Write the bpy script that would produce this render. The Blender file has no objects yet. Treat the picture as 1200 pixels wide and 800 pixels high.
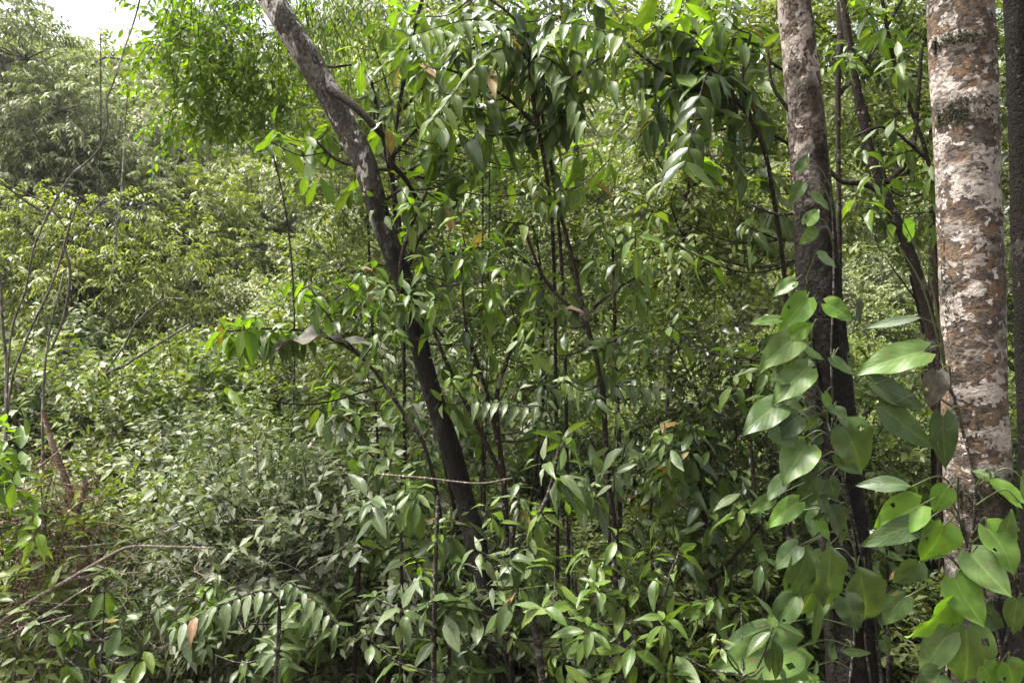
import bpy, math, random
import numpy as np
from mathutils import Matrix
SC = bpy.context.scene
rng = np.random.default_rng(7)
random.seed(7)
PI = math.pi
CAMZ = 1.6
FOC = 933.0            # focal length in photograph pixels (1200 wide)

# ------------------------------------------------------------------ camera, sky, sun, exposure
cam_d = bpy.data.cameras.new('camera'); cam = bpy.data.objects.new('camera', cam_d)
SC.collection.objects.link(cam); SC.camera = cam
cam.location = (0, 0, CAMZ); cam.rotation_euler = (PI / 2, 0, 0)
cam_d.sensor_width = 36; cam_d.lens = 36 * FOC / 1200; cam_d.clip_start = 0.05; cam_d.clip_end = 2000

SUN_EL, SUN_AZ = math.radians(63), math.radians(-88)   # azimuth from +Y towards +X
w = bpy.data.worlds.new('World'); SC.world = w; w.use_nodes = True
nt = w.node_tree; nt.nodes.clear()
sky = nt.nodes.new('ShaderNodeTexSky'); sky.sky_type = 'NISHITA'; sky.sun_disc = False
sky.sun_elevation = SUN_EL; sky.sun_rotation = SUN_AZ; sky.dust_density = 6; sky.air_density = 1.2
hs = nt.nodes.new('ShaderNodeHueSaturation'); hs.inputs['Saturation'].default_value = 0.3
bg = nt.nodes.new('ShaderNodeBackground'); bg.inputs['Strength'].default_value = 0.14
wo = nt.nodes.new('ShaderNodeOutputWorld')
nt.links.new(sky.outputs[0], hs.inputs['Color']); nt.links.new(hs.outputs[0], bg.inputs[0]); nt.links.new(bg.outputs[0], wo.inputs[0])
sd = bpy.data.lights.new('sun', 'SUN'); sd.energy = 4.2; sd.angle = math.radians(14); sd.color = (1, 0.96, 0.9)
sun = bpy.data.objects.new('sun', sd); SC.collection.objects.link(sun)
from mathutils import Vector
sv = Vector((math.sin(SUN_AZ) * math.cos(SUN_EL), math.cos(SUN_AZ) * math.cos(SUN_EL), math.sin(SUN_EL)))
sun.rotation_euler = (-sv).to_track_quat('-Z', 'Y').to_euler()
SC.view_settings.view_transform = 'Standard'; SC.view_settings.look = 'None'
SC.view_settings.exposure = 1.78; SC.view_settings.gamma = 1.0
SC.cycles.max_bounces = 8; SC.cycles.diffuse_bounces = 4; SC.cycles.glossy_bounces = 2
SC.cycles.transmission_bounces = 4; SC.cycles.transparent_max_bounces = 8
SC.cycles.use_denoising = True

# ------------------------------------------------------------------ maths helpers
def P(px, py, d): return np.array([(px - 600) / FOC * d, d, CAMZ + (400 - py) / FOC * d])
def nrm(a): return a / np.maximum(np.linalg.norm(a, axis=-1, keepdims=True), 1e-9)
GY = [-40, -8, 0, 3, 6, 9, 14, 20, 30, 45, 60, 90, 400]
GZ = [9, 1.2, 0, -0.6, -1.3, -1.25, -0.4, 1.6, 5.8, 12.2, 15.5, 12, 14]
def G(x, y):
    x = np.asarray(x, float); y = np.asarray(y, float)
    ye = y + np.abs(np.clip(x, -12, 12)) * 0.12 * np.clip(y / 8, 0, 1)
    z = 0
    for o in (-1.2, -.4, .4, 1.2): z = z + np.interp(ye + o, GY, GZ) / 4
    z = z + .12 * np.sin(x * .9 + 1) * np.sin(y * .7) + .05 * np.sin(x * 2.3) * np.cos(y * 2.9 + 1)
    return z + np.clip((y - 12) / 20, 0, 1) * (1.1 * np.sin(x * .16 + 1.3) + .6 * np.sin(x * .37 + y * .1))
def frames(d, up):
    d = nrm(d); z = up - np.sum(up * d, -1, keepdims=True) * d; z = nrm(z); x = np.cross(d, z)
    return np.stack([x, d, z], -1)
def rnd_dir(n):
    return nrm(rng.normal(size=(n, 3)))
def catmull(pts, sub=6):
    p = np.asarray(pts, float); p = np.vstack([2 * p[0] - p[1], p, 2 * p[-1] - p[-2]])
    out = []
    for i in range(1, len(p) - 2):
        for k in range(sub):
            t = k / sub; a, b, c, e = p[i - 1], p[i], p[i + 1], p[i + 2]
            out.append(.5 * (2 * b + (c - a) * t + (2 * a - 5 * b + 4 * c - e) * t * t + (3 * b - a - 3 * c + e) * t ** 3))
    out.append(p[-2]); return np.array(out)

# ------------------------------------------------------------------ mesh helpers (everything is quads)
def mk_mesh(name, V, Q, mat, rnd=None, uv=None, smooth=True):
    me = bpy.data.meshes.new(name); V = np.asarray(V, np.float32); Q = np.asarray(Q, np.int32)
    me.vertices.add(len(V)); me.vertices.foreach_set('co', V.ravel())
    me.loops.add(Q.size); me.loops.foreach_set('vertex_index', Q.ravel())
    me.polygons.add(len(Q)); me.polygons.foreach_set('loop_start', np.arange(0, Q.size, 4, dtype=np.int32))
    me.polygons.foreach_set('use_smooth', np.full(len(Q), smooth))
    if rnd is not None:
        a = me.attributes.new('rnd', 'FLOAT', 'FACE'); a.data.foreach_set('value', np.asarray(rnd, np.float32))
    if uv is not None:
        l = me.uv_layers.new(name='UVMap'); l.data.foreach_set('uv', np.asarray(uv, np.float32)[Q.ravel()].ravel())
    me.update(calc_edges=True); me.materials.append(mat); return me
def tag(o, label=None, cat=None, group=None, kind=None):
    if label: o['label'] = label
    if cat: o['category'] = cat
    if group: o['group'] = group
    if kind: o['kind'] = kind
    return o
def link(name, me, parent=None, loc=(0, 0, 0)):
    o = bpy.data.objects.new(name, me); SC.collection.objects.link(o); o.location = loc
    if parent: o.parent = parent
    return o
def thing(name, label, cat, loc, group=None):
    o = bpy.data.objects.new(name, None); SC.collection.objects.link(o); o.location = loc
    o.empty_display_size = .1
    return tag(o, label, cat, group)

class Geo:
    def __init__(s): s.V = []; s.Q = []; s.n = 0; s.R = []; s.U = []
    def add(s, V, Q, r=None, uv=None):
        s.V.append(V); s.Q.append(Q + s.n); s.n += len(V)
        s.R.append(np.zeros(len(Q)) if r is None else r); s.U.append(np.zeros((len(V), 2)) if uv is None else uv)
    def build(s, name, mat, parent=None, base=(0, 0, 0), smooth=True, kind=None):
        if not s.V: return None
        me = mk_mesh(name, np.vstack(s.V) - np.asarray(base), np.vstack(s.Q), mat, np.concatenate(s.R), np.vstack(s.U), smooth)
        o = link(name, me, parent, (0, 0, 0) if parent else base)
        if kind: o['kind'] = kind
        return o

def tubes(paths, rad, sides=4, bump=0, seed=0, flat=False):
    """paths (m,k,3), rad (m,k) -> V,Q,uv"""
    paths = np.asarray(paths, float)
    if paths.ndim == 2: paths = paths[None]
    rad = np.broadcast_to(np.asarray(rad, float), paths.shape[:2])
    m, k, _ = paths.shape
    T = nrm(np.gradient(paths, axis=1)); ref = np.where(np.abs(T[..., 1:2].mean(1, keepdims=True)) > .8, [[[0, 0, 1.]]], [[[.1, 1, .05]]])
    X = nrm(np.cross(T, ref)); Y = np.cross(X, T)
    a = np.arange(sides) / sides * 2 * PI
    r = rad[..., None] * np.ones(sides)
    if bump:
        s = np.cumsum(np.r_[0, np.linalg.norm(np.diff(paths[0], axis=0), axis=1)])[None, :, None]
        ph = seed * 1.7
        r = r * (1 + bump * (.5 * np.sin(3 * a + s * 5 + ph) + .3 * np.sin(5 * a - s * 11 + ph * 2) + .35 * np.sin(s * 9 + 2 * a + ph) + .25 * np.sin(2 * a + s * 27 + 1)))
    V = paths[:, :, None] + r[..., None] * (np.cos(a)[:, None] * X[:, :, None] + np.sin(a)[:, None] * Y[:, :, None])
    idx = np.arange(m * k * sides).reshape(m, k, sides); nx = np.roll(idx, -1, 2)
    Q = np.stack([idx[:, :-1], nx[:, :-1], nx[:, 1:], idx[:, 1:]], -1).reshape(-1, 4)
    uv = np.zeros((m, k, sides, 2)); uv[..., 0] = a / 2 / PI; uv[..., 1] = np.arange(k)[None, :, None] / k
    return V.reshape(-1, 3), Q, uv.reshape(-1, 2)

def leaf_tpl(rows, wid, fold=.12, droop=.15, prof='ell', wave=0, twist=0):
    """unit-length leaf along +Y, normal +Z; 3 or 5 columns"""
    cols = 3 if rows < 7 else 5 if rows < 12 else 9
    t = np.linspace(0, 1, rows)
    if prof == 'ell': h = np.sin(PI * t ** .85) ** .9
    elif prof == 'lance': h = np.sin(PI * t ** .62) ** 1.15
    elif prof == 'obov': h = np.sin(PI * t ** 1.35) ** .95
    elif prof == 'heart': h = np.interp(t, [0, .04, .12, .25, .4, .6, .8, .93, 1], [.34, .72, .93, 1, .96, .76, .42, .14, 0])
    h = np.maximum(h, .02) * wid / 2
    V = []; UV = []
    for i in range(rows):
        for c in np.linspace(-1, 1, cols):
            y = t[i]
            if prof == 'heart' and i < 3: y = t[i] - .12 * (1 - i / 3) * abs(c) ** 1.0 * 1.2
            x = c * h[i] + twist * t[i] ** 2 * .1
            z = fold * abs(c) * h[i] * 2 - droop * t[i] ** 2 + wave * math.sin(t[i] * 13 + c * 2) * abs(c)
            V.append((x, y, z)); UV.append((c * .5 + .5, t[i]))
    Q = [(r * cols + c, r * cols + c + 1, (r + 1) * cols + c + 1, (r + 1) * cols + c) for r in range(rows - 1) for c in range(cols - 1)]
    return np.array(V), np.array(Q), np.array(UV)
def leaf_lo(wid, fold=.1, droop=.12):
    V = np.array([(0, 0, 0), (-wid / 2, .42, fold * .6), (0, .5, -.02), (wid / 2, .42, fold * .6), (0, 1, -droop)])
    Q = np.array([(0, 2, 4, 1), (0, 3, 4, 2)]); UV = np.array([(.5, 0), (0, .45), (.5, .5), (1, .45), (.5, 1)])
    return V, Q, UV
def leaf_card(wid, droop=.1):
    V = np.array([(0, 0, 0), (wid / 2, .45, .04), (0, 1, -droop), (-wid / 2, .45, .04)])
    return V, np.array([(0, 1, 2, 3)]), np.array([(.5, 0), (1, .5), (.5, 1), (0, .5)])
LO = leaf_lo(.42); LOn = leaf_lo(.3, .08, .22); LOw = leaf_lo(.55); CARD = leaf_card(.45); CARDn = leaf_card(.33, .25)
MID = leaf_tpl(4, .42, .12, .16); MIDn = leaf_tpl(4, .3, .1, .25, 'lance')

def inst(geo, tpl, pos, R, S):
    V, Q, UV = tpl; k = len(pos)
    S = np.asarray(S, float)
    W = np.einsum('kij,vj->kvi', R, V) * S[:, None, None] + pos[:, None]
    Qs = (Q[None] + (np.arange(k) * len(V))[:, None, None]).reshape(-1, 4)
    geo.add(W.reshape(-1, 3), Qs, np.repeat(rng.random(k), len(Q)), np.tile(UV, (k, 1)))

def sprays(O, D, U, L, n, llen, droop=.25, spread=.9, lhang=.3, jitter=.35, pinn=False):
    m = len(O); D = nrm(D); t = np.linspace(.18, 1, n)[None, :, None]
    L = np.broadcast_to(np.asarray(L, float), (m,))[:, None, None]
    down = np.array([0, 0, -1.])
    pos = O[:, None] + L * (D[:, None] * t + droop * t * t * down)
    T = nrm(D[:, None] + 2 * droop * t * down)
    Us = U[:, None] + 0 * T
    side = nrm(np.cross(T, Us)); sg = np.where(np.arange(n) % 2 == 0, 1, -1)[None, :, None]
    j = rng.normal(size=(m, n, 3)) * jitter
    last = np.zeros((1, n, 1)); last[:, -1] = 1
    ld = side * sg * spread * (1 - last) + T * (.55 + last) + down * lhang + j
    up = Us + rng.normal(size=(m, n, 3)) * jitter + side * sg * .25
    s = llen * (.65 + .5 * rng.random((m, n))) * (.75 + .5 * np.sin(t[..., 0] * PI))
    path = O[:, None] + L * (D[:, None] * np.array([0, .35, .7, 1])[None, :, None] + droop * (np.array([0, .35, .7, 1]) ** 2)[None, :, None] * down)
    return pos.reshape(-1, 3), frames(ld.reshape(-1, 3), up.reshape(-1, 3)), s.reshape(-1), path

def lump_sprays(c, r, n, upb=.35, flat=.8, inner=.35):
    """spray origins and directions for one ball-ish lump"""
    d = rnd_dir(n); d[:, 2] = d[:, 2] * .9 + .1; rr = (inner + (1 - inner) * rng.random(n) ** .6)[:, None]
    O = np.asarray(c) + d * rr * r * np.array([1, 1, flat])
    D = nrm(d + rnd_dir(n) * .55 + np.array([0, 0, upb])); U = nrm(np.array([0, 0, 1.]) + rnd_dir(n) * .35 + d * .3)
    return O, D, U

# ------------------------------------------------------------------ materials
def nodes(name):
    m = bpy.data.materials.new(name); m.use_nodes = True; t = m.node_tree; t.nodes.clear()
    return m, t, t.nodes.new, lambda a, b: t.links.new(a, b)
def ramp(N, cols, interp='LINEAR'):
    r = N('ShaderNodeValToRGB'); e = r.color_ramp.elements; r.color_ramp.interpolation = interp
    n = len(cols)
    for i, c in enumerate(cols):
        p, c = (c[0], c[1:]) if len(c) == 4 else (i / max(n - 1, 1), c)
        if i == 0: q = e[0]
        elif i == n - 1 and n > 1: q = e[len(e) - 1]
        else: q = e.new(p)
        q.position = p; q.color = (*c, 1)
    return r
def leaf_mat(name, cols, trans=.3, rough=.45, veins=0, obj=False, tcol=(1.75, 1.95, .39), spec=.38, blotch=.25, bscale=6, noisescale=.25):
    m, t, N, K = nodes(name)
    if obj: oi = N('ShaderNodeObjectInfo'); src = oi.outputs['Random']
    else: at = N('ShaderNodeAttribute'); at.attribute_name = 'rnd'; src = at.outputs['Fac']
    geo = N('ShaderNodeNewGeometry')
    # patchy drift of tone over a plant
    nz = N('ShaderNodeTexNoise'); nz.inputs['Scale'].default_value = noisescale * 4; nz.inputs['Detail'].default_value = 2
    K(geo.outputs['Position'], nz.inputs['Vector'])
    mx = N('ShaderNodeMath'); mx.operation = 'MULTIPLY_ADD'; K(nz.outputs['Fac'], mx.inputs[0]); mx.inputs[1].default_value = .9
    sb = N('ShaderNodeMath'); sb.operation = 'MULTIPLY_ADD'; K(src, sb.inputs[0]); sb.inputs[1].default_value = .75; sb.inputs[2].default_value = -.33
    K(sb.outputs[0], mx.inputs[2])
    if tcol[2] < .4: cols = [(c[0] * 1.16, c[1] * 1.0, c[2] * .98) for c in cols]
    rp = ramp(N, cols); K(mx.outputs[0], rp.inputs['Fac']); col = rp.outputs['Color']
    n2 = N('ShaderNodeTexNoise'); n2.inputs['Scale'].default_value = bscale; n2.inputs['Detail'].default_value = 4
    tc = N('ShaderNodeTexCoord'); K(tc.outputs['UV'] if obj else geo.outputs['Position'], n2.inputs['Vector'])
    mr = N('ShaderNodeMapRange'); mr.inputs[1].default_value = .3; mr.inputs[2].default_value = .7; mr.inputs[3].default_value = 1 - blotch; mr.inputs[4].default_value = 1 + blotch
    K(n2.outputs['Fac'], mr.inputs[0])
    mu = N('ShaderNodeVectorMath'); mu.operation = 'SCALE'; K(col, mu.inputs[0]); K(mr.outputs[0], mu.inputs['Scale']); col = mu.outputs[0]
    hgt = None
    if veins:
        sx = N('ShaderNodeSeparateXYZ'); K(tc.outputs['UV'], sx.inputs[0])
        a = N('ShaderNodeMath'); a.operation = 'SUBTRACT'; K(sx.outputs[0], a.inputs[0]); a.inputs[1].default_value = .5
        b = N('ShaderNodeMath'); b.operation = 'ABSOLUTE'; K(a.outputs[0], b.inputs[0])
        mid = N('ShaderNodeMapRange'); mid.inputs[1].default_value = .015; mid.inputs[2].default_value = .045; mid.inputs[3].default_value = 1; mid.inputs[4].default_value = 0; K(b.outputs[0], mid.inputs[0])
        c = N('ShaderNodeMath'); c.operation = 'MULTIPLY_ADD'; K(b.outputs[0], c.inputs[0]); c.inputs[1].default_value = -.75; K(sx.outputs[1], c.inputs[2])
        d = N('ShaderNodeMath'); d.operation = 'MULTIPLY'; K(c.outputs[0], d.inputs[0]); d.inputs[1].default_value = veins * 2 * PI
        e = N('ShaderNodeMath'); e.operation = 'SINE'; K(d.outputs[0], e.inputs[0])
        lat = N('ShaderNodeMapRange'); lat.inputs[1].default_value = .86; lat.inputs[2].default_value = 1; K(e.outputs[0], lat.inputs[0])
        lat.inputs[4].default_value = .16
        vv = N('ShaderNodeMath'); vv.operation = 'MAXIMUM'; K(mid.outputs[0], vv.inputs[0]); K(lat.outputs[0], vv.inputs[1])
        mc = N('ShaderNodeMix'); mc.data_type = 'RGBA'; K(vv.outputs[0], mc.inputs['Factor']); K(col, mc.inputs['A'])
        lt = N('ShaderNodeVectorMath'); lt.operation = 'MULTIPLY_ADD'; K(col, lt.inputs[0]); lt.inputs[1].default_value = (1.35, 1.25, 1.3); lt.inputs[2].default_value = (.012, .015, .005)
        K(lt.outputs[0], mc.inputs['B']); col = mc.outputs['Result']
        bp = N('ShaderNodeBump'); bp.inputs['Strength'].default_value = .2; bp.inputs['Distance'].default_value = .0015
        sm = N('ShaderNodeMath'); sm.operation = 'MULTIPLY_ADD'; K(e.outputs[0], sm.inputs[0]); sm.inputs[1].default_value = .4; K(mid.outputs[0], sm.inputs[2]); K(sm.outputs[0], bp.inputs['Height']); hgt = bp.outputs[0]
    if veins:
        n3 = N('ShaderNodeTexNoise'); n3.inputs['Scale'].default_value = 5; n3.inputs['Detail'].default_value = 5; ad3 = N('ShaderNodeVectorMath'); ad3.operation = 'ADD'; K(tc.outputs['UV'], ad3.inputs[0])
        oj = N('ShaderNodeObjectInfo'); sc3 = N('ShaderNodeVectorMath'); sc3.operation = 'SCALE'; K(oj.outputs['Location'], sc3.inputs[0]); sc3.inputs['Scale'].default_value = 31; K(sc3.outputs[0], ad3.inputs[1]); K(ad3.outputs[0], n3.inputs['Vector'])
        r3 = N('ShaderNodeMapRange'); r3.inputs[1].default_value = .63; r3.inputs[2].default_value = .68; r3.inputs[4].default_value = .7; K(n3.outputs['Fac'], r3.inputs[0])
        m3 = N('ShaderNodeMix'); m3.data_type = 'RGBA'; K(r3.outputs[0], m3.inputs['Factor']); K(col, m3.inputs['A']); m3.inputs['B'].default_value = (.14, .1, .04, 1); col = m3.outputs['Result']
        K(ad3.outputs[0], n2.inputs['Vector'])
    # paler underside
    bk = N('ShaderNodeMix'); bk.data_type = 'RGBA'; K(geo.outputs['Backfacing'], bk.inputs['Factor']); K(col, bk.inputs['A'])
    bl = N('ShaderNodeVectorMath'); bl.operation = 'MULTIPLY_ADD'; K(col, bl.inputs[0]); bl.inputs[1].default_value = (1.05, 1.05, 1.1); bl.inputs[2].default_value = (.015, .017, .012)
    K(bl.outputs[0], bk.inputs['B'])
    pr = N('ShaderNodeBsdfPrincipled'); K(bk.outputs['Result'], pr.inputs['Base Color'])
    pr.inputs['Roughness'].default_value = rough; pr.inputs['Specular IOR Level'].default_value = spec
    if hgt: K(hgt, pr.inputs['Normal'])
    tm = N('ShaderNodeVectorMath'); tm.operation = 'MULTIPLY'; K(col, tm.inputs[0]); tm.inputs[1].default_value = tcol
    tr = N('ShaderNodeBsdfTranslucent'); K(tm.outputs[0], tr.inputs['Color'])
    ms = N('ShaderNodeMixShader'); ms.inputs[0].default_value = trans; K(pr.outputs[0], ms.inputs[1]); K(tr.outputs[0], ms.inputs[2])
    ou = N('ShaderNodeOutputMaterial'); K(ms.outputs[0], ou.inputs['Surface']); return m

def bark_mat(name, base, dark, pale, pale_amt=.5, scale=9, zs=1.6, dark_cover=None, cover_z=None, ochre=None, bumpd=.03, rough=.85, cover_max=.86, fs=7, pstep=.1):
    m, t, N, K = nodes(name)
    tc = N('ShaderNodeTexCoord'); mp = N('ShaderNodeMapping'); mp.inputs['Scale'].default_value = (1, 1, zs); K(tc.outputs['Object'], mp.inputs['Vector'])
    def noise(sc, det=5, dist=0, rough=.55):
        n = N('ShaderNodeTexNoise'); n.inputs['Scale'].default_value = sc; n.inputs['Detail'].default_value = det; n.inputs['Distortion'].default_value = dist
        n.inputs['Roughness'].default_value = rough
        K(mp.outputs[0], n.inputs['Vector']); return n.outputs['Fac']
    def step(src, a, b, lo=0, hi=1):
        r = N('ShaderNodeMapRange'); r.inputs[1].default_value = a; r.inputs[2].default_value = b; r.inputs[3].default_value = lo; r.inputs[4].default_value = hi; K(src, r.inputs[0]); return r.outputs[0]
    def mix(f, a, b):
        x = N('ShaderNodeMix'); x.data_type = 'RGBA'; K(f, x.inputs['Factor'])
        for s, v in (('A', a), ('B', b)):
            if isinstance(v, tuple): x.inputs[s].default_value = (*v, 1)
            else: K(v, x.inputs[s])
        return x.outputs['Result']
    fine = noise(scale * fs, 6)
    c = mix(step(fine, .35, .65), dark, base)
    if ochre: c = mix(step(noise(scale * 1.3, 4, .6), .5, .55), c, mix(step(fine, .3, .7), tuple(v * .55 for v in ochre), ochre))
    vz = N('ShaderNodeTexVoronoi'); vz.inputs['Scale'].default_value = scale * 1.1
    wj = N('ShaderNodeVectorMath'); wj.operation = 'MULTIPLY_ADD'; nn = N('ShaderNodeTexNoise'); nn.inputs['Scale'].default_value = scale * 2.5; nn.inputs['Detail'].default_value = 4
    K(mp.outputs[0], nn.inputs['Vector']); K(nn.outputs['Color'], wj.inputs[0]); wj.inputs[1].default_value = (.12,) * 3; K(mp.outputs[0], wj.inputs[2]); K(wj.outputs[0], vz.inputs['Vector'])
    sp = N('ShaderNodeSeparateColor'); K(vz.outputs['Color'], sp.inputs[0])
    f1 = N('ShaderNodeMath'); f1.operation = 'MULTIPLY'; K(step(sp.outputs[0], 1 - pale_amt - .02, 1 - pale_amt - .02 + pstep), f1.inputs[0]); K(step(noise(scale * .5, 3), .4, .52), f1.inputs[1])
    f2 = N('ShaderNodeMath'); f2.operation = 'MULTIPLY'; K(f1.outputs[0], f2.inputs[0]); K(step(fine, .25, .5, .55, 1), f2.inputs[1])
    c = mix(f2.outputs[0], c, mix(sp.outputs[1], tuple(v * .6 for v in pale), pale))
    f3 = step(noise(scale * 1.9, 6, .3), .66 - .1 * pale_amt, .69 - .1 * pale_amt)
    c = mix(f3, c, tuple(min(1, v * 1.15) for v in pale))
    if dark_cover:
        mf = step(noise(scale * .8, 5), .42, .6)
        if cover_z is not None:
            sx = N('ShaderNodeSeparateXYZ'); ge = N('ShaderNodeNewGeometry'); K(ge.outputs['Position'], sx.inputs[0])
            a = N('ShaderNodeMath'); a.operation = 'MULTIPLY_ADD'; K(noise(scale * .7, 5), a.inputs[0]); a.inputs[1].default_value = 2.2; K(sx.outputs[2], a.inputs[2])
            mf = step(a.outputs[0], cover_z + 1.5, cover_z + .8, 0, cover_max)  # bark blends to near-black below a set height, edge broken by noise
        c = mix(mf, c, dark_cover)
    # dark fissures
    wv = noise(scale * 3, 8, 1.2); c = mix(step(wv, .36, .42, .75, 0), c, tuple(v * .35 for v in dark))
    pr = N('ShaderNodeBsdfPrincipled'); K(c, pr.inputs['Base Color']); pr.inputs['Roughness'].default_value = rough; pr.inputs['Specular IOR Level'].default_value = .1
    bp = N('ShaderNodeBump'); bp.inputs['Distance'].default_value = bumpd; bp.inputs['Strength'].default_value = 1
    ad = N('ShaderNodeMath'); ad.operation = 'ADD'; K(wv, ad.inputs[0]); K(f2.outputs[0], ad.inputs[1]); K(ad.outputs[0], bp.inputs['Height']); K(bp.outputs[0], pr.inputs['Normal'])
    ou = N('ShaderNodeOutputMaterial'); K(pr.outputs[0], ou.inputs['Surface']); return m

def g(*c): return [tuple(x) for x in c]
M = {}
DK, MDG, BR, YG, GR = (.018, .032, .012), (.042, .072, .02), (.07, .125, .022), (.13, .17, .04), (.12, .14, .09)
M['far'] = leaf_mat('pale_hillside_leaves', g((.08, .11, .035), (.16, .19, .075), (.25, .26, .14), (.34, .33, .24)), .3, .45, bscale=1.5, noisescale=.1, tcol=(1.3, 1.5, .75))  # pale ramp also carries some of the far slope's haze
M['farg'] = leaf_mat('green_hillside_leaves', g((.05, .085, .018), (.095, .14, .032), (.15, .195, .055), (.2, .22, .1)), .35, .45, bscale=1.5, noisescale=.1)
M['fary'] = leaf_mat('yellow_green_leaves', g((.055, .09, .02), (.095, .14, .035), (.15, .185, .06), (.21, .22, .13)), .4, .45, bscale=1.5, noisescale=.12)
M['shrub'] = leaf_mat('shrub_leaves', g((.045, .085, .016), (.075, .125, .025), (.12, .17, .045), (.18, .2, .1)), .27, .48, bscale=2, noisescale=.3)
M['bright'] = leaf_mat('bright_shrub_leaves', g((.045, .085, .018), (.08, .13, .03), (.12, .17, .05), (.18, .2, .12)), .34, .46, bscale=2, noisescale=.4)
M['vivid'] = leaf_mat('vivid_tree_leaves', g((.05, .1, .01), (.085, .16, .013), (.13, .21, .018)), .5, .4, bscale=2, noisescale=.4)
M['dark'] = leaf_mat('dark_tree_leaves', g((.02, .035, .012), (.04, .062, .02), (.065, .09, .03)), .3, .33, bscale=2, noisescale=.5)
M['grey'] = leaf_mat('greyish_leaves', g((.06, .085, .03), (.1, .125, .055), (.16, .175, .1), (.26, .265, .2)), .28, .46, bscale=2, noisescale=.4, tcol=(1.3, 1.5, .75))
M['l_mid'] = leaf_mat('broad_leaf_green', g((.038, .08, .014), (.062, .118, .022), (.1, .155, .035)), .27, .42, 8, True, blotch=.25)
M['l_grey'] = leaf_mat('broad_leaf_greyish', g((.06, .095, .035), (.085, .12, .048), (.12, .15, .075)), .3, .36, 8, True, blotch=.25, tcol=(1.3, 1.5, .75))
M['l_dark'] = leaf_mat('broad_leaf_dark', g((.018, .04, .01), (.032, .065, .015), (.052, .09, .022)), .3, .32, 8, True, blotch=.2)
M['l_vivid'] = leaf_mat('broad_leaf_vivid', g((.06, .13, .015), (.09, .17, .022), (.12, .2, .03)), .45, .36, 8, True, blotch=.15)
M['l_old'] = leaf_mat('yellowing_leaf', g((.16, .15, .04), (.17, .12, .05), (.11, .08, .05)), .2, .5, 8, True, blotch=.4)
M['l_moss'] = leaf_mat('dark_moss', g((.008, .01, .006), (.02, .026, .012), (.04, .05, .02)), .05, .9)
M['a_bright'] = leaf_mat('climber_leaf_bright', g((.07, .165, .02), (.1, .21, .028)), .26, .46, 6, True, blotch=.2, bscale=4)
M['a_mid'] = leaf_mat('climber_leaf_mid', g((.05, .105, .022), (.075, .14, .035)), .18, .45, 7, True, blotch=.25, bscale=4)
M['a_dark'] = leaf_mat('climber_leaf_dark', g((.025, .055, .015), (.04, .08, .022)), .16, .45, 7, True, blotch=.3, bscale=4)
M['dead'] = leaf_mat('dead_leaf', g((.07, .062, .05), (.1, .095, .075), (.14, .135, .115)), .1, .7, 7, True, tcol=(1, .8, .5), blotch=.4)
M['litter'] = leaf_mat('litter_leaf', g((.06, .035, .02), (.16, .1, .06), (.26, .2, .15), (.14, .13, .08)), .1, .6, tcol=(1, .8, .5), blotch=.3)
M['b_lean'] = bark_mat('leaning_tree_bark', (.095, .083, .068), (.03, .025, .02), (.5, .47, .42), .45, 10, .5, (.015, .012, .01), 2.3, cover_max=.95)
M['b_mid'] = bark_mat('climber_tree_bark', (.13, .1, .078), (.035, .026, .02), (.42, .36, .31), .4, 10, .8, (.013, .011, .009), 2.45, cover_max=.96)
M['b_right'] = bark_mat('lichen_patched_bark', (.1, .08, .066), (.045, .036, .03), (.4, .35, .31), .5, 13, 1.25, (.02, .018, .015), 1.0, (.17, .115, .075), .012, fs=4, pstep=.03)
M['b_black'] = bark_mat('blackish_bark', (.022, .018, .014), (.008, .006, .005), (.08, .075, .06), .1, 14, .8)
M['b_dark'] = bark_mat('dark_bark', (.05, .036, .028), (.015, .011, .009), (.2, .18, .15), .12, 14, .8)
M['b_sap'] = bark_mat('sapling_bark', (.09, .075, .06), (.03, .025, .02), (.35, .33, .3), .3, 22, 2.2)
M['b_far'] = bark_mat('distant_bark', (.16, .14, .12), (.07, .06, .05), (.4, .38, .34), .3, 4, .5)
M['b_dead'] = bark_mat('dead_wood', (.26, .21, .17), (.12, .09, .07), (.45, .41, .37), .3, 20, .5)
M['b_red'] = bark_mat('reddish_dead_wood', (.28, .17, .12), (.12, .065, .045), (.42, .33, .28), .3, 20, .5)

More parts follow.
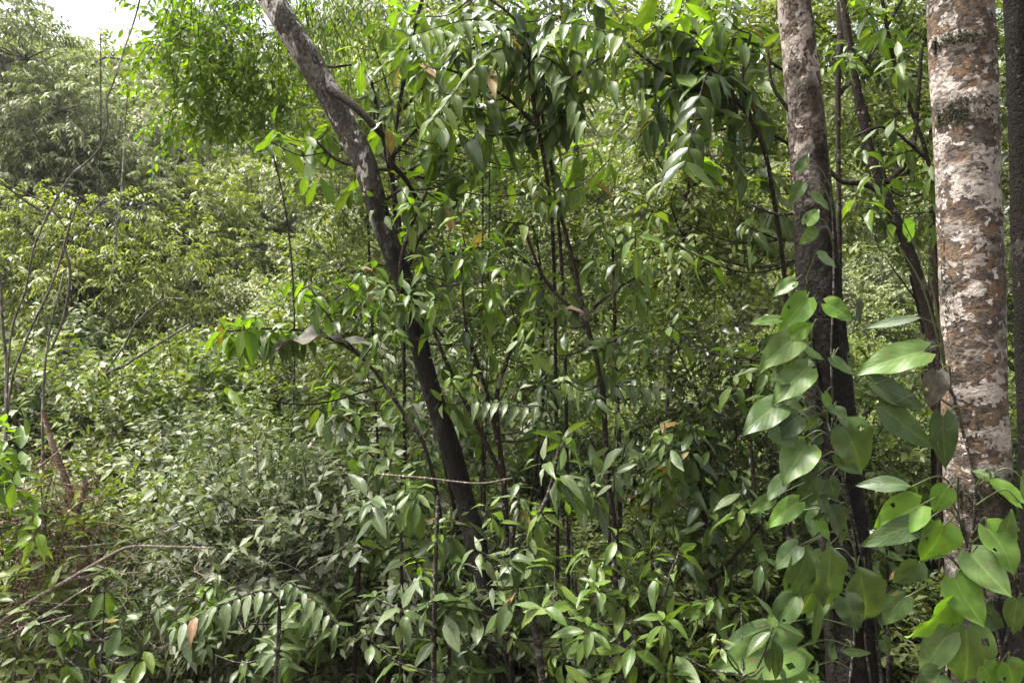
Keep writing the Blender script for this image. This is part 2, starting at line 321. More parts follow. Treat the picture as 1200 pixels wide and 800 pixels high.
# ------------------------------------------------------------------ ground and hills
def make_ground():
    xs = np.concatenate([np.linspace(-400, -32, 16), np.linspace(-30, 30, 181), np.linspace(32, 400, 16)])
    ys = np.concatenate([np.linspace(-60, -10, 14), np.linspace(-9, 40, 170), np.linspace(41, 95, 60), np.linspace(100, 700, 16)])
    X, Y = np.meshgrid(xs, ys); Z = G(X, Y)
    V = np.stack([X, Y, Z], -1).reshape(-1, 3); n = len(xs)
    i = (np.arange(len(ys) - 1)[:, None] * n + np.arange(n - 1)[None]).reshape(-1)
    Q = np.stack([i, i + 1, i + n + 1, i + n], -1)
    m, t, N, K = nodes('leaf_litter_soil'); ge = N('ShaderNodeNewGeometry')
    a = N('ShaderNodeTexNoise'); a.inputs['Scale'].default_value = 9; a.inputs['Detail'].default_value = 8; K(ge.outputs['Position'], a.inputs[0])
    r = ramp(N, [(.3, .02, .015, .01), (.5, .06, .045, .03), (.62, .1, .075, .05), (.75, .05, .06, .025)]); K(a.outputs['Fac'], r.inputs['Fac'])
    p = N('ShaderNodeBsdfPrincipled'); p.inputs['Roughness'].default_value = .9; K(r.outputs[0], p.inputs['Base Color'])
    b = N('ShaderNodeBump'); b.inputs['Distance'].default_value = .05; K(a.outputs['Fac'], b.inputs['Height']); K(b.outputs[0], p.inputs['Normal'])
    o = N('ShaderNodeOutputMaterial'); K(p.outputs[0], o.inputs[0])
    tag(link('ground', mk_mesh('ground', V, Q, m)), kind='structure')
    # far ridge, wooded
    xs = np.linspace(-170, 150, 300); vs = np.linspace(0, 1, 70)
    X, Vv = np.meshgrid(xs, vs)
    top = 30 + 36 * np.exp(-((xs + 27) / 42) ** 2) + 12 * np.exp(-((xs - 90) / 40) ** 2) + 4 * np.sin(xs * .07)
    Z = Vv * top[None] + 8; Y = 150 + Vv * 70
    bump = np.abs(np.sin(X * .55 + 3 * np.sin(Vv * 21))) * np.abs(np.sin(Vv * 55 + X * .3)) * 3 + rng.random(X.shape) * 1.6
    V = np.stack([X + rng.random(X.shape), Y - bump, Z + bump * .7], -1).reshape(-1, 3); n = len(xs)
    i = (np.arange(len(vs) - 1)[:, None] * n + np.arange(n - 1)[None]).reshape(-1)
    tag(link('hills', mk_mesh('hills', V, np.stack([i, i + 1, i + n + 1, i + n], -1), M['farg'], rng.random(len(i)), smooth=False)), kind='structure')
make_ground()

# ------------------------------------------------------------------ generic woody plant with merged foliage
def woody(name, label, cat, base, lumps, mat, bark, trunk_r, leaf=LO, llen=.09, L=.5, nleaf=11, dens=1.0, droop=.25, lhang=.3,
          trunk_pts=None, group=None, upb=.35, flat=.8, inner=.35, jitter=.35, sub=.3, spread=.9, limb_r=.35, twig_r=.004, area_w=.4, extra=None):
    base = np.asarray(base, float); g_l = Geo(); g_w = Geo(); g_b = Geo()
    lumps = [(np.asarray(c, float), r) for c, r in lumps]
    top = max(lumps, key=lambda q: q[0][2])[0]
    if trunk_pts is None:
        cen = np.mean([c for c, r in lumps], 0)
        pts = [base, base * .55 + cen * .45 + rng.normal(size=3) * [.1, .1, 0] * np.linalg.norm(cen - base) * .3, cen * .7 + top * .3, top]
    else: pts = trunk_pts
    tp = catmull(pts, 7); k = len(tp); rad = trunk_r * np.linspace(1, .35, k); rad[:3] *= [1.35, 1.15, 1.05]
    V, Q, uv = tubes(tp, rad, 9, .06, rng.random() * 9); g_w.add(V, Q, None, uv)
    LP, LR, LS = [], [], []
    for c, r in lumps:
        # limb from trunk
        ok = np.where(tp[:, 2] < c[2] - .15 * r)[0]; ok = ok if len(ok) else np.array([k // 3])
        j = ok[np.argmin(np.linalg.norm(tp[ok] - c, axis=1))]; s = tp[j]
        d = np.linalg.norm(c - s)
        if d > .05:
            mid = (s + c) / 2 + rng.normal(size=3) * d * .09 + np.array([0, 0, d * .06])
            lp = catmull([s, mid, c], 5); V, Q, uv = tubes(lp, np.linspace(max(rad[j] * .6, trunk_r * limb_r), trunk_r * .12, len(lp)), 6); g_b.add(V, Q, None, uv)
        n = max(4, int(dens * 2.3 * PI * r * r / (.5 * llen * llen * area_w * nleaf)))
        O, D, U = lump_sprays(c, r, n, upb, flat, inner)
        p, R, S, path = sprays(O, D, U, L * (.6 + .7 * rng.random(n)), nleaf, llen, droop, spread, lhang, jitter)
        LP.append(p); LR.append(R); LS.append(S)
        V, Q, uv = tubes(path, np.array([1, .8, .6, .3]) * twig_r, 3); g_b.add(V, Q, None, uv)
        ns = max(3, int(n * sub * .3)); ii = rng.choice(n, min(ns, n), False)
        C = np.repeat(np.asarray(c)[None], len(ii), 0); E = O[ii]; Md = (C + E) / 2 + rng.normal(size=(len(ii), 3)) * r * .1
        V, Q, uv = tubes(np.stack([C, Md, E], 1), np.array([1, .7, .35]) * trunk_r * .14, 4); g_b.add(V, Q, None, uv)
    inst(g_l, leaf, np.vstack(LP), np.vstack(LR), np.concatenate(LS))
    root = thing(name, label, cat, base, group)
    g_w.build('trunk' if cat == 'tree' else 'stem', bark, root, base)
    b = g_b.build('branch_work', bark, root, base, kind='stuff')
    g_l.build('foliage', mat, root, base, kind='stuff')
    return root
def copy_tree(root, loc, rz, sc, label=None, group=None, mat=None):
    c = root.copy(); SC.collection.objects.link(c); c.location = loc; c.rotation_euler = (0, 0, rz); c.scale = sc
    if label: c['label'] = label
    if group: c['group'] = group
    for ch in root.children:
        d = ch.copy(); SC.collection.objects.link(d); d.parent = c
        if mat and ch.name.startswith('foliage'):
            d.material_slots[0].link = 'OBJECT'; d.material_slots[0].material = mat
    return c
def pxl(lst, d):
    """lumps given as (px, py, radius px, depth offset)"""
    return [(P(a, b, d + o), r / FOC * (d + o)) for a, b, r, o in lst]
def on_ground(px, d): x = (px - 600) / FOC * d; return np.array([x, d, float(G(x, d)) - .05])

# ------------------------------------------------------------------ far hillside woods: shared tree shapes
PROTO = []
for i in range(7):
    h = 4.2 + i * .25
    lum = [(np.array([rng.normal() * 1.15, rng.normal() * 1.15, h * (.35 + .65 * rng.random())]), .5 + rng.random() * .5) for _ in range(14)]
    lum.append((np.array([0, 0, h]), .9))
    PROTO.append((lum, i))
LMK = [(60, 'at the left edge'), (170, 'above the dead sticks'), (300, 'right of the dead sticks'), (430, 'left of the leaning trunk'), (600, 'just behind the leaning trunk'),
       (720, 'behind the drooping sapling'), (850, 'under the dark drooping crowns'), (960, 'left of the climber-covered trunk'), (1110, 'between the two big trunks'), (9999, 'at the right edge')]
def landmark(px): return next(n for q, n in LMK if px < q)
def hill_label(kind, x, y):
    px = 600 + x / y * FOC
    side = landmark(px); row = 'at the foot of' if y < 22 else 'low on' if y < 28 else 'halfway up' if y < 36 else 'high on' if y < 48 else 'on the crest of'
    return f'{kind} tree {row} the slope {side}', f'trees {row} the slope {side}'
protos = []
used = [False] * 7
KN = ['pale grey-green feathery', 'mid green bushy', 'yellow-green leafy']
MATS = [M['far'], M['farg'], M['fary']]
cells = []
yy = 17.0
while yy < 62:
    step = 1.9 + (yy - 17) * .03
    half = yy * .68 + 2; xx = -half
    while xx < half:
        cells.append((xx + rng.normal() * .5, yy + rng.normal() * .6)); xx += step * 1.25
    yy += step
for lum, i in PROTO:
    r = woody('hillside_tree', 'x', 'tree', (0, 0, 0), lum, MATS[i % 3], M['b_far'], .11, CARDn if i % 2 else CARD, .15 if i % 2 else .135, .65, 15, 1.1, .4, .35, area_w=.4, twig_r=.008, upb=.1, sub=.2, flat=.5)
    protos.append(r)
for q, (x, y) in enumerate(cells):
    i = int(rng.integers(0, 7)); px = 600 + x / y * FOC
    if px > 450 and y < 40 and rng.random() < .4: continue
    k = int(np.clip(rng.normal() * .8 + .6 + (.5 if x < -y * .35 else 0) - (1.0 if -y * .45 < x < -y * .2 and y > 24 else 0), 0, 2))
    s = (.62 + .5 * rng.random() ** 2) * (1.2 if px < 430 else 1) * (.75 + .25 * min(1, (y - 14) / 20))
    lab, gr = hill_label(KN[k], x, y)
    loc = (x, y, float(G(x, y)) - .2); rz = rng.random() * 6.28; sc = (s, s, s * (.85 + .35 * rng.random()))
    if not used[i]:
        used[i] = True; r = protos[i]; r.location = loc; r.rotation_euler = (0, 0, rz); r.scale = sc; r['label'] = lab; r['group'] = gr
        for ch in r.children:
            if ch.name.startswith('foliage'): ch.material_slots[0].link = 'OBJECT'; ch.material_slots[0].material = MATS[k]
    else: copy_tree(protos[i], loc, rz, sc, lab, gr, MATS[k])
print('hill trees', len(cells))

# ------------------------------------------------------------------ mid-ground shrubs (7-17 m), shared shapes
SP = []
for i in range(8):
    lum = [(np.array([rng.normal() * .4, rng.normal() * .4, .35 + .75 * rng.random()]), .28 + .2 * rng.random()) for _ in range(6)]
    SP.append(woody('shrub', 'x', 'shrub', (0, 0, 0), lum, M['shrub'], M['b_sap'], .02, LOw if i % 4 == 0 else LO, .058 + .01 * (i % 3), .28, 9, 1.1, .2, .25, area_w=.42, twig_r=.003, upb=.5))
SK = ['greyish', 'olive green', 'bright green']
SM = [M['grey'], M['shrub'], M['bright']]
usd = [False] * 8; yy = 6.2; ns = 0
while yy < 17.5:
    stp = .78 + (yy - 6) * .045; half = yy * .68 + .8; xx = -half
    while xx < half:
        x = xx + rng.normal() * .2; y = yy + rng.normal() * .2; xx += stp * 1.15
        px = 600 + x / y * FOC
        if px < 150 and 6.7 < y < 7.7: continue
        if px > 430 and y < 8 and rng.random() < .3: continue
        i = int(rng.integers(0, 8)); k = int(np.clip(round(rng.normal() * .8 + (.35 if px < 420 else 1.35)), 0, 2))
        s = .7 + .75 * rng.random() ** 1.5
        side = landmark(px); row = 'near' if y < 8 else 'middle' if y < 11 else 'farther' if y < 14.5 else 'farthest'
        lab = f'{"small" if s < .85 else "medium" if s < 1.1 else "large"} {SK[k]} shrub in the {row} undergrowth {side}'; gr = f'{row} shrubs {side}'
        s *= 1 + .35 * (px < 430) * min(1, max(0, (y - 7) / 4))
        loc = (x, y, float(G(x, y)) - .05); rz = rng.random() * 6.28; sc = (s, s, s * (.8 + .5 * rng.random()))
        if not usd[i]:
            usd[i] = True; r = SP[i]; r.location = loc; r.rotation_euler = (0, 0, rz); r.scale = sc; r['label'] = lab; r['group'] = gr
            for ch in r.children:
                if ch.name.startswith('foliage'): ch.material_slots[0].link = 'OBJECT'; ch.material_slots[0].material = SM[k]
        else: copy_tree(SP[i], loc, rz, sc, lab, gr, SM[k])
        ns += 1
    yy += stp
print('shrubs', ns)

# ------------------------------------------------------------------ trees of the middle distance (5-24 m), each with its own crown
def ptree(name, label, cat, d, lum, mat, bark, tr, foot, **kw):
    b = on_ground(foot, d)
    return woody(name, label, cat, b, pxl(lum, d), mat, bark, tr, **kw)
ptree('slope_tree', 'tall pale grey-green tree with drooping feathery sprays against the sky at far left', 'tree', 15,
      [(-30, 20, 60, 0), (30, 70, 55, .5), (70, 130, 50, 0), (10, 150, 60, 0), (110, 190, 50, .5), (40, 230, 60, 0), (-10, 300, 55, 0), (90, 280, 45, -.5), (-20, 90, 50, 1), (150, 240, 40, 0)],
      M['far'], M['b_far'], .16, -10, leaf=CARDn, llen=.125, L=.8, nleaf=19, dens=1.35, droop=.5, lhang=.5, upb=.1, inner=.2, twig_r=.006)
ptree('slope_tree', 'round-topped brownish green tree standing against the white sky left of centre', 'tree', 23,
      [(135, 75, 26, 0), (115, 110, 32, 0), (160, 115, 30, 0), (190, 150, 34, 0), (130, 160, 40, 0), (90, 175, 34, 0), (170, 195, 38, 0), (215, 190, 30, 0)],
      M['farg'], M['b_far'], .18, 140, leaf=CARD, llen=.13, L=.7, nleaf=15, dens=1.1, droop=.35, twig_r=.008)
ptree('slope_tree', 'green bushy tree filling the left edge under the feathery tree', 'tree', 12.5,
      [(60, 270, 40, .3), (130, 260, 36, .6), (10, 250, 40, .4), (200, 300, 34, 1), (20, 330, 50, 0), (80, 350, 50, 0), (140, 330, 45, 0), (180, 390, 50, .5), (110, 420, 55, 0), (30, 420, 50, 0), (220, 340, 36, 1), (60, 470, 45, 0), (200, 450, 45, 0)],
      M['farg'], M['b_dark'], .09, 90, leaf=CARDn, llen=.1, L=.75, nleaf=15, dens=1.15, droop=.5, lhang=.5, upb=.05, flat=.6)
ptree('slope_tree', 'pale feathery tree halfway up the slope left of the leaning trunk', 'tree', 19,
      [(300, 230, 40, 0), (350, 210, 34, 0), (260, 280, 40, 0), (330, 290, 44, 0), (385, 260, 34, 0), (290, 340, 40, -1), (240, 230, 34, 1)],
      M['far'], M['b_far'], .12, 310, leaf=CARDn, llen=.12, L=.8, nleaf=19, dens=1.2, droop=.45, lhang=.5)
for d_, lm, lab in [(20, [(165, 255, 26, 0), (185, 285, 26, 0), (140, 280, 24, 0), (165, 310, 24, 0)], 'small dark green tree standing in shade below the round-topped tree'),
                    (16.5, [(322, 300, 20, 0), (325, 335, 24, 0), (305, 360, 22, 0), (345, 365, 20, 0)], 'small dark green tree in a hollow of the slope left of the leaning trunk'),
                    (12.8, [(240, 455, 26, 0), (215, 480, 26, 0), (265, 490, 24, 0)], 'low dark green bush in the hollow above the pale bare branch'),
                    (17, [(60, 150, 30, 0), (30, 185, 30, 0), (95, 175, 28, 0), (70, 210, 28, 0)], 'dark green tree among the pale feathery sprays at upper left'),
                    (15.5, [(110, 420, 28, 0), (80, 445, 28, 0), (130, 455, 26, 0), (100, 480, 24, 0)], 'dark green low tree behind the broken reddish stick')]:
    ptree('slope_tree' if d_ != 12.8 else 'bush', lab, 'tree' if d_ != 12.8 else 'bush', d_, lm, M['dark'], M['b_dark'], .05, lm[0][0], leaf=LO, llen=.09 + .002 * d_, L=.5, nleaf=11, dens=1.2, droop=.3)  # dark leaf colour stands in for shaded hollows between the slope's crowns
ptree('bush', 'bright fine-leaved bush mound at the foot of the slope left of the slanting bare stem', 'bush', 11,
      [(200, 440, 42, 0), (260, 425, 42, .4), (320, 440, 42, 0), (375, 470, 40, 0), (240, 495, 46, 0), (180, 505, 44, 0), (300, 505, 44, 0), (350, 535, 44, 0), (130, 525, 40, 0), (400, 530, 40, 0), (60, 530, 36, 0)],
      M['bright'], M['b_sap'], .03, 270, leaf=LOn, llen=.08, L=.5, nleaf=13, dens=1.0, droop=.45, lhang=.45)
ptree('bush', 'pale feathery bush mound below the pale feathery tree on the slope', 'bush', 14.5,
      [(230, 350, 40, 0), (290, 370, 40, 0), (345, 365, 36, 0), (390, 340, 34, .5), (260, 410, 42, 0), (330, 415, 40, 0), (190, 400, 38, .5)],
      M['far'], M['b_far'], .05, 300, leaf=CARDn, llen=.1, L=.6, nleaf=15, dens=1.1, droop=.4, lhang=.45)
ptree('broadleaf_tree', 'vivid green tree with hanging leafy sprays left of the leaning trunk top', 'tree', 7.5,
      [(225, 60, 42, 0), (265, 90, 40, .2), (300, 60, 34, 0), (215, 120, 34, 0), (255, 20, 40, .3), (290, 125, 30, 0), (320, 100, 26, .2), (190, 45, 24, 0), (245, 140, 18, 0), (340, 130, 20, 0), (300, 10, 34, .4)],
      M['vivid'], M['b_sap'], .012, 330, leaf=MID, llen=.085, L=.4, nleaf=9, dens=1.15, droop=.35, lhang=.55, upb=0, inner=.1,
      trunk_pts=[on_ground(330, 8.2), P(345, 420, 8.2), P(335, 250, 8), P(300, 120, 7.7), P(262, 40, 7.5), P(250, -40, 7.5)])
ptree('broadleaf_tree', 'small-leaved tree whose thin hanging twigs cross the white sky at top left', 'tree', 7,
      [(360, -10, 50, 0), (400, 25, 26, 0), (330, 40, 26, 0), (440, 0, 30, 0), (220, -14, 30, 0), (480, 20, 30, 0), (370, 40, 16, 0)],
      M['vivid'], M['b_sap'], .012, 480, leaf=LOn, llen=.07, L=.45, nleaf=11, dens=.9, droop=.6, lhang=.8, upb=-.5, inner=.1,
      trunk_pts=[on_ground(500, 8), P(480, 400, 7.8), P(470, 200, 7.4), P(440, 60, 7.1), P(380, -20, 7), P(250, -60, 7)])
ptree('broadleaf_tree', 'light green bushy young tree right behind the leaning trunk', 'tree', 8.5,
      [(360, 180, 36, 0), (400, 230, 40, .3), (440, 120, 38, 0), (390, 130, 34, 0.3), (500, 180, 42, 0), (470, 250, 40, 0), (400, 310, 42, .4), (440, 370, 44, 0), (360, 370, 36, .3), (520, 300, 42, .4), (420, 440, 44, 0), (500, 410, 40, 0), (360, 450, 40, .2)],
      M['bright'], M['b_dark'], .022, 440, leaf=MID, llen=.085, L=.42, nleaf=9, dens=1.2, droop=.25, lhang=.35)
ptree('broadleaf_tree', 'pale green bushy tree with fine foliage behind the central thin stems', 'tree', 8.2,
      [(600, 230, 44, 0), (560, 190, 36, .3), (660, 240, 44, 0), (720, 220, 40, 0), (640, 310, 44, .3), (570, 290, 40, 0), (720, 310, 44, 0), (780, 260, 42, 0), (590, 380, 44, .4), (660, 400, 46, 0), (740, 390, 46, .3), (800, 340, 42, 0), (560, 470, 44, 0), (640, 480, 44, .4)],
      M['shrub'], M['b_dark'], .022, 640, leaf=LO, llen=.075, L=.42, nleaf=11, dens=1.2, droop=.25, lhang=.3)
ptree('broadleaf_tree', 'dark glossy small-leaved tree left of the climber-covered trunk', 'tree', 6.6,
      [(800, 60, 50, 0), (860, 30, 44, .3), (760, 130, 44, 0), (830, 140, 50, 0), (890, 110, 40, .4), (790, 220, 42, 0), (850, 230, 46, .3), (900, 200, 34, .4), (760, 20, 40, .4), (860, 320, 44, .2), (810, 300, 40, 0), (900, 300, 34, .5)],
      M['shrub'], M['b_dark'], .022, 830, leaf=MID, llen=.085, L=.4, nleaf=9, dens=1.15, droop=.3, lhang=.45)
ptree('broadleaf_tree', 'green small-leaved tree seen between the two big right trunks', 'tree', 8,
      [(1000, 20, 50, 0), (1060, 60, 46, 0), (1010, 110, 44, .5), (1070, 150, 44, 0), (1020, 210, 44, .3), (1080, 250, 40, 0), (1030, 290, 38, .3), (970, 180, 34, .5), (1110, 10, 40, 0), (950, 20, 40, .4)],
      M['bright'], M['b_dark'], .022, 1120, leaf=MID, llen=.08, L=.42, nleaf=9, dens=1.1, droop=.3, lhang=.4)
ptree('broadleaf_tree', 'dark leafy tree at the right edge behind the lichen-patched trunk', 'tree', 6.2,
      [(1210, 60, 50, 0), (1190, 150, 44, .5), (1230, 220, 50, 0), (1200, 400, 46, .2), (1230, 330, 44, 0), (1195, 500, 44, 0), (1230, 560, 46, 0), (1195, 330, 20, .4)],
      M['dark'], M['b_dark'], .022, 1260, leaf=MID, llen=.09, L=.4, nleaf=9, dens=1.2, droop=.3, lhang=.4)
ptree('broadleaf_tree', 'shaded dark bushy young tree in the thicket left of the climber-covered trunk', 'tree', 5.9,
      [(790, 400, 40, 0), (850, 400, 42, .3), (830, 470, 44, 0), (890, 480, 38, .3), (770, 480, 38, 0), (800, 550, 42, .2), (870, 560, 42, 0), (850, 640, 44, .2), (920, 620, 40, .2), (780, 640, 40, 0), (900, 700, 44, .1)],
      M['dark'], M['b_dark'], .018, 840, leaf=MID, llen=.075, L=.36, nleaf=9, dens=1.2, droop=.25, lhang=.4)
ptree('broadleaf_tree', 'high yellow-green tree whose crown fills the top edge right of the leaning trunk', 'tree', 12,
      [(470, 50, 34, 0), (500, 10, 44, 0), (560, 20, 50, .5), (620, -20, 54, 0), (680, 30, 50, 0), (740, -10, 50, .5), (800, 20, 50, 0), (860, -20, 46, .5), (880, 60, 44, 0), (560, -70, 60, 0), (700, -80, 60, 0), (620, 70, 44, .3), (740, 70, 44, 0), (540, 90, 40, 0)],
      M['fary'], M['b_dark'], .06, 660, leaf=LO, llen=.12, L=.6, nleaf=11, dens=.85, droop=.3, lhang=.35)
ptree('broadleaf_tree', 'high light green tree whose crown fills the top edge behind the right trunks', 'tree', 11.5,
      [(960, -10, 50, 0), (1010, 40, 46, 0), (1060, -10, 50, 0), (1120, 40, 50, 0), (1180, -20, 50, 0), (1230, 40, 54, 0), (950, 80, 44, 0), (1070, 110, 46, 0), (1190, 120, 50, 0), (900, 20, 40, .4)],
      M['bright'], M['b_dark'], .06, 1070, leaf=LO, llen=.12, L=.6, nleaf=11, dens=.75, droop=.3, lhang=.35)
# unseen trees added over and behind the path to shade the near plants
for n, (cx, cy, cz, lab) in enumerate([(2.6, .6, 6.2, 'tall shade tree leaning over the path from the right'), (5.5, 3.5, 6.8, 'tall shade tree beyond the right edge of the view'),
                                       (1.8, -2.6, 6.5, 'tall shade tree behind the path')]):
    bx = (cx + .8, cy - .6); lum = [(np.array([cx, cy, cz]) + rng.normal(size=3) * [1.1, 1.0, .5], .7 + .4 * rng.random()) for _ in range(12)]
    woody('shade_tree', lab, 'tree', (bx[0], bx[1], float(G(*bx)) - .1), lum, M['dark'], M['b_mid'], .13, leaf=LO, llen=.16, L=.7, nleaf=11, dens=.55, twig_r=.006)

# ------------------------------------------------------------------ near plants: every broad leaf is an object
LK = {'ell': (8, .36, .14, .2, 'ell', .01), 'lance': (8, .31, .12, .3, 'lance', .012), 'obov': (8, .38, .1, .22, 'obov', .012), 'heart': (15, .74, .12, .26, 'heart', .022), 'strap': (9, .26, .1, .35, 'ell', .01),
      'long': (15, .42, .1, .3, 'ell', .025), 'crumple': (12, .34, .16, .25, 'ell', .035)}
LM = {}
def leaf_meshes(kind, mat):
    if (kind, mat) not in LM:
        r, wd, fo, dr, pf, wv = LK[kind]; L = []
        for v in range(4):
            V, Q, UV = leaf_tpl(r, wd * (.88 + .09 * v), fo * (.5 + .4 * v), dr * (.3 + .55 * v), pf, wv * (1 + v * .6), (v - 1.5) * .7)
            if r == 15:   # insect holes and torn edges
                hole = rng.choice([q for q in range(len(Q)) if 16 < q < len(Q) - 20], [0, 0, 1, 2][v], False); Q = np.delete(Q, hole, 0)
            L.append(mk_mesh(kind + '_leaf', V, Q, M[mat], None, UV))
        LM[(kind, mat)] = L
    return LM[(kind, mat)]
def put_leaves(root, base, pos, R, S, kind, mat, width=None):
    ms = leaf_meshes(kind, mat); base = np.asarray(base)
    for i in range(len(pos)):
        ms2 = leaf_meshes(kind, 'l_old') if mat[:2] == 'l_' and rng.random() < .012 else ms
        o = bpy.data.objects.new('leaf', ms2[int(rng.integers(0, 4))]); SC.collection.objects.link(o); o.parent = root
        A = np.eye(4); sc = np.array([S[i] * (1 if width is None else width[i]), S[i], S[i]])
        A[:3, :3] = R[i] * sc[None]; A[:3, 3] = pos[i] - base; o.matrix_basis = Matrix(A.tolist())
def whorl(c, n, ln, axis=(0, 0, 1), el=(35, -45), hang=.15):
    """leaves spiralling round a twig tip; axis = twig direction"""
    axis = nrm(np.asarray(axis, float)); a = np.arange(n) * 2.4 + rng.random() * 6 + rng.normal(size=n) * .35
    t = np.arange(n) / max(n - 1, 1); e = np.radians(el[1] + (el[0] - el[1]) * t + rng.normal(size=n) * 20)
    X = nrm(np.cross(axis, [.3, .9, .1])); Y = np.cross(axis, X)
    rad = np.cos(a)[:, None] * X + np.sin(a)[:, None] * Y
    d = nrm(rad * np.cos(e)[:, None] + axis * np.sin(e)[:, None] + np.array([0, 0, -hang]) + rng.normal(size=(n, 3)) * .12)
    pos = c + axis * (t[:, None] - .7 + rng.normal(size=(n, 1)) * .12) * ln * .75 + d * ln * .08
    up = axis * 1.0 + np.array([0, 0, .6]) + rng.normal(size=(n, 3)) * .25 - d * 0
    return pos, frames(d, up), ln * (.5 + .6 * rng.random(n)) * (1 - .4 * t ** 2)
def add_fronds(root, base, d, fr, mat):
    """feather-shaped compound leaves: a drooping stalk with two rows of leaflets"""
    for (x0, y0, x1, y1, n, lp, sag) in fr:
        a = P(x0, y0, d); b = P(x1, y1, d + rng.normal() * .35); L = np.linalg.norm(b - a); c = catmull([a, a * .6 + b * .4 + np.array([0, 0, sag + .12 * L]), b], 8)
        V, Q, uv = tubes(c, np.linspace(.006, .002, len(c)), 5); gg = Geo(); gg.add(V, Q, None, uv); gg.build('stalk', M['b_dark'], root, base)
        t = np.linspace(3, len(c) - 1.01, n); i = t.astype(int); pos = c[i]; T = nrm(np.gradient(pos, axis=0)); sd_ = nrm(np.cross(T, [0, -.5, 1.]))
        for sg in (-1, 1):
            D = sd_ * sg + T * .6 + np.array([0, 0, -.55]) + rng.normal(size=(n, 3)) * .15
            put_leaves(root, base, pos, frames(D, np.array([[0, -.5, 1.]] * n) + rng.normal(size=(n, 3)) * .2), lp / FOC * d * rng.uniform(.7, 1.15, n), 'lance', mat)
def sapling(name, label, cat, d, stems, clusters, kind, mats, bark='b_sap', foot=None, hang=.15, el=(35, -45), n0=9, group=None, hook=None):
    """stems: list of ([(px,py[,dd])...], r_px_bottom, r_px_top); clusters: (px,py,dd,n,len_px)"""
    pts0 = stems[0][0]; base = on_ground(pts0[0][0], d) if foot is None else on_ground(foot, d)
    root = thing(name, label, cat, base, group); allp = []
    for si, (pp, r0, r1) in enumerate(stems):
        w_ = [P(q[0], q[1], d + (q[2] if len(q) > 2 else 0)) for q in pp]
        if si == 0 and w_[0][2] > base[2]: w_ = [base] + w_
        c = catmull(w_, 6); V, Q, uv = tubes(c, np.linspace(r0, r1, len(c)) * .72 / FOC * d, 8, .07, si)
        gg = Geo(); gg.add(V, Q, None, uv); gg.build('stem', M[bark], root, base); allp.append(c)
    A = np.vstack(allp)
    for q, cl in enumerate(clusters):
        px, py, dd, n, lp = cl[:5]; c = P(px, py, d + dd); ln = lp / FOC * (d + dd)
        ok = np.where(A[:, 2] < c[2] + .02)[0]; ok = ok if len(ok) else np.array([0]); j = ok[np.argmin(np.linalg.norm(A[ok] - c, axis=1) + .25 * np.abs(A[ok][:, 2] - c[2] + .15))]
        s = A[j]; D = c - s; Ld = np.linalg.norm(D)
        mid = s + D * .5 + np.array([0, 0, -.12 * Ld]); ax = nrm(c - mid + np.array([0, 0, .25 * Ld]))
        if Ld > .03:
            bp = catmull([s, mid, c], 5); V, Q, uv = tubes(bp, np.linspace(.0045 + .002 * Ld, .0025, len(bp)), 5); gg = Geo(); gg.add(V, Q, None, uv); gg.build('branch', M[bark], root, base)
        mt = cl[5] if len(cl) > 5 else mats[int(rng.integers(0, len(mats)))]
        kd = cl[6] if len(cl) > 6 else (kind if rng.random() < .65 else ['ell', 'lance', 'obov'][int(rng.integers(0, 3))])
        n = max(3, n + int(rng.integers(-3, 4))) if len(cl) < 7 else n
        ln *= .8 + .4 * rng.random()
        p, R, S = whorl(c, n, ln, ax, el, hang); put_leaves(root, base, p, R, S, kd, mt)
    if hook: hook(root, base)
    return root
def spread(cl, k, jx, jy, jd, n, ln):
    """a few looser clusters around given ones"""
    out = list(cl)
    for c in cl:
        for _ in range(k): out.append((c[0] + rng.normal() * jx, c[1] + rng.normal() * jy, c[2] + rng.normal() * jd, n, ln))
    return out
sapling('sapling', 'thin dark sapling standing right of centre with drooping leaves up its whole stem', 'sapling', 4.3,
        [([(730, 860), (722, 640), (712, 560), (705, 450), (685, 370), (675, 320), (650, 225)], 6, 3), ([(685, 370), (715, 345), (745, 325)], 3, 2), ([(685, 375), (640, 330), (612, 262)], 3.5, 2)],
        spread([(650, 215, 0, 8, 34), (690, 205, .2, 8, 34), (612, 255, 0, 8, 34), (745, 320, 0, 8, 36), (640, 325, .1, 8, 36), (700, 300, -.1, 8, 34), (655, 380, 0, 8, 38), (715, 420, .1, 8, 36), (680, 450, 0, 7, 34)], 3, 34, 30, .25, 8, 32),
        'lance', ['l_mid', 'l_mid', 'l_dark'], 'b_dark', hang=.5)
sapling('sapling', 'bright green whorled sapling at the bottom right of centre with reddish stem', 'sapling', 3.5,
        [([(730, 860), (728, 760), (722, 690), (718, 640)], 6, 4), ([(728, 760), (770, 715), (790, 660)], 4, 2.5), ([(727, 780), (680, 740), (650, 700)], 4, 2.5)],
        [(690, 650, 0, 10, 44), (722, 632, 0, 9, 42), (762, 655, .1, 9, 44), (700, 690, -.1, 9, 44), (745, 690, 0, 10, 46), (650, 665, .1, 9, 42), (795, 645, .1, 9, 44), (640, 715, -.1, 9, 44), (690, 735, -.2, 11, 48), (780, 725, -.2, 11, 50),
         (835, 700, 0, 9, 46), (740, 760, -.1, 8, 50), (650, 770, -.1, 8, 52), (830, 770, 0, 8, 48), (700, 800, -.1, 8, 46), (790, 790, 0, 7, 46)], 'ell', ['l_mid'], hang=.2)
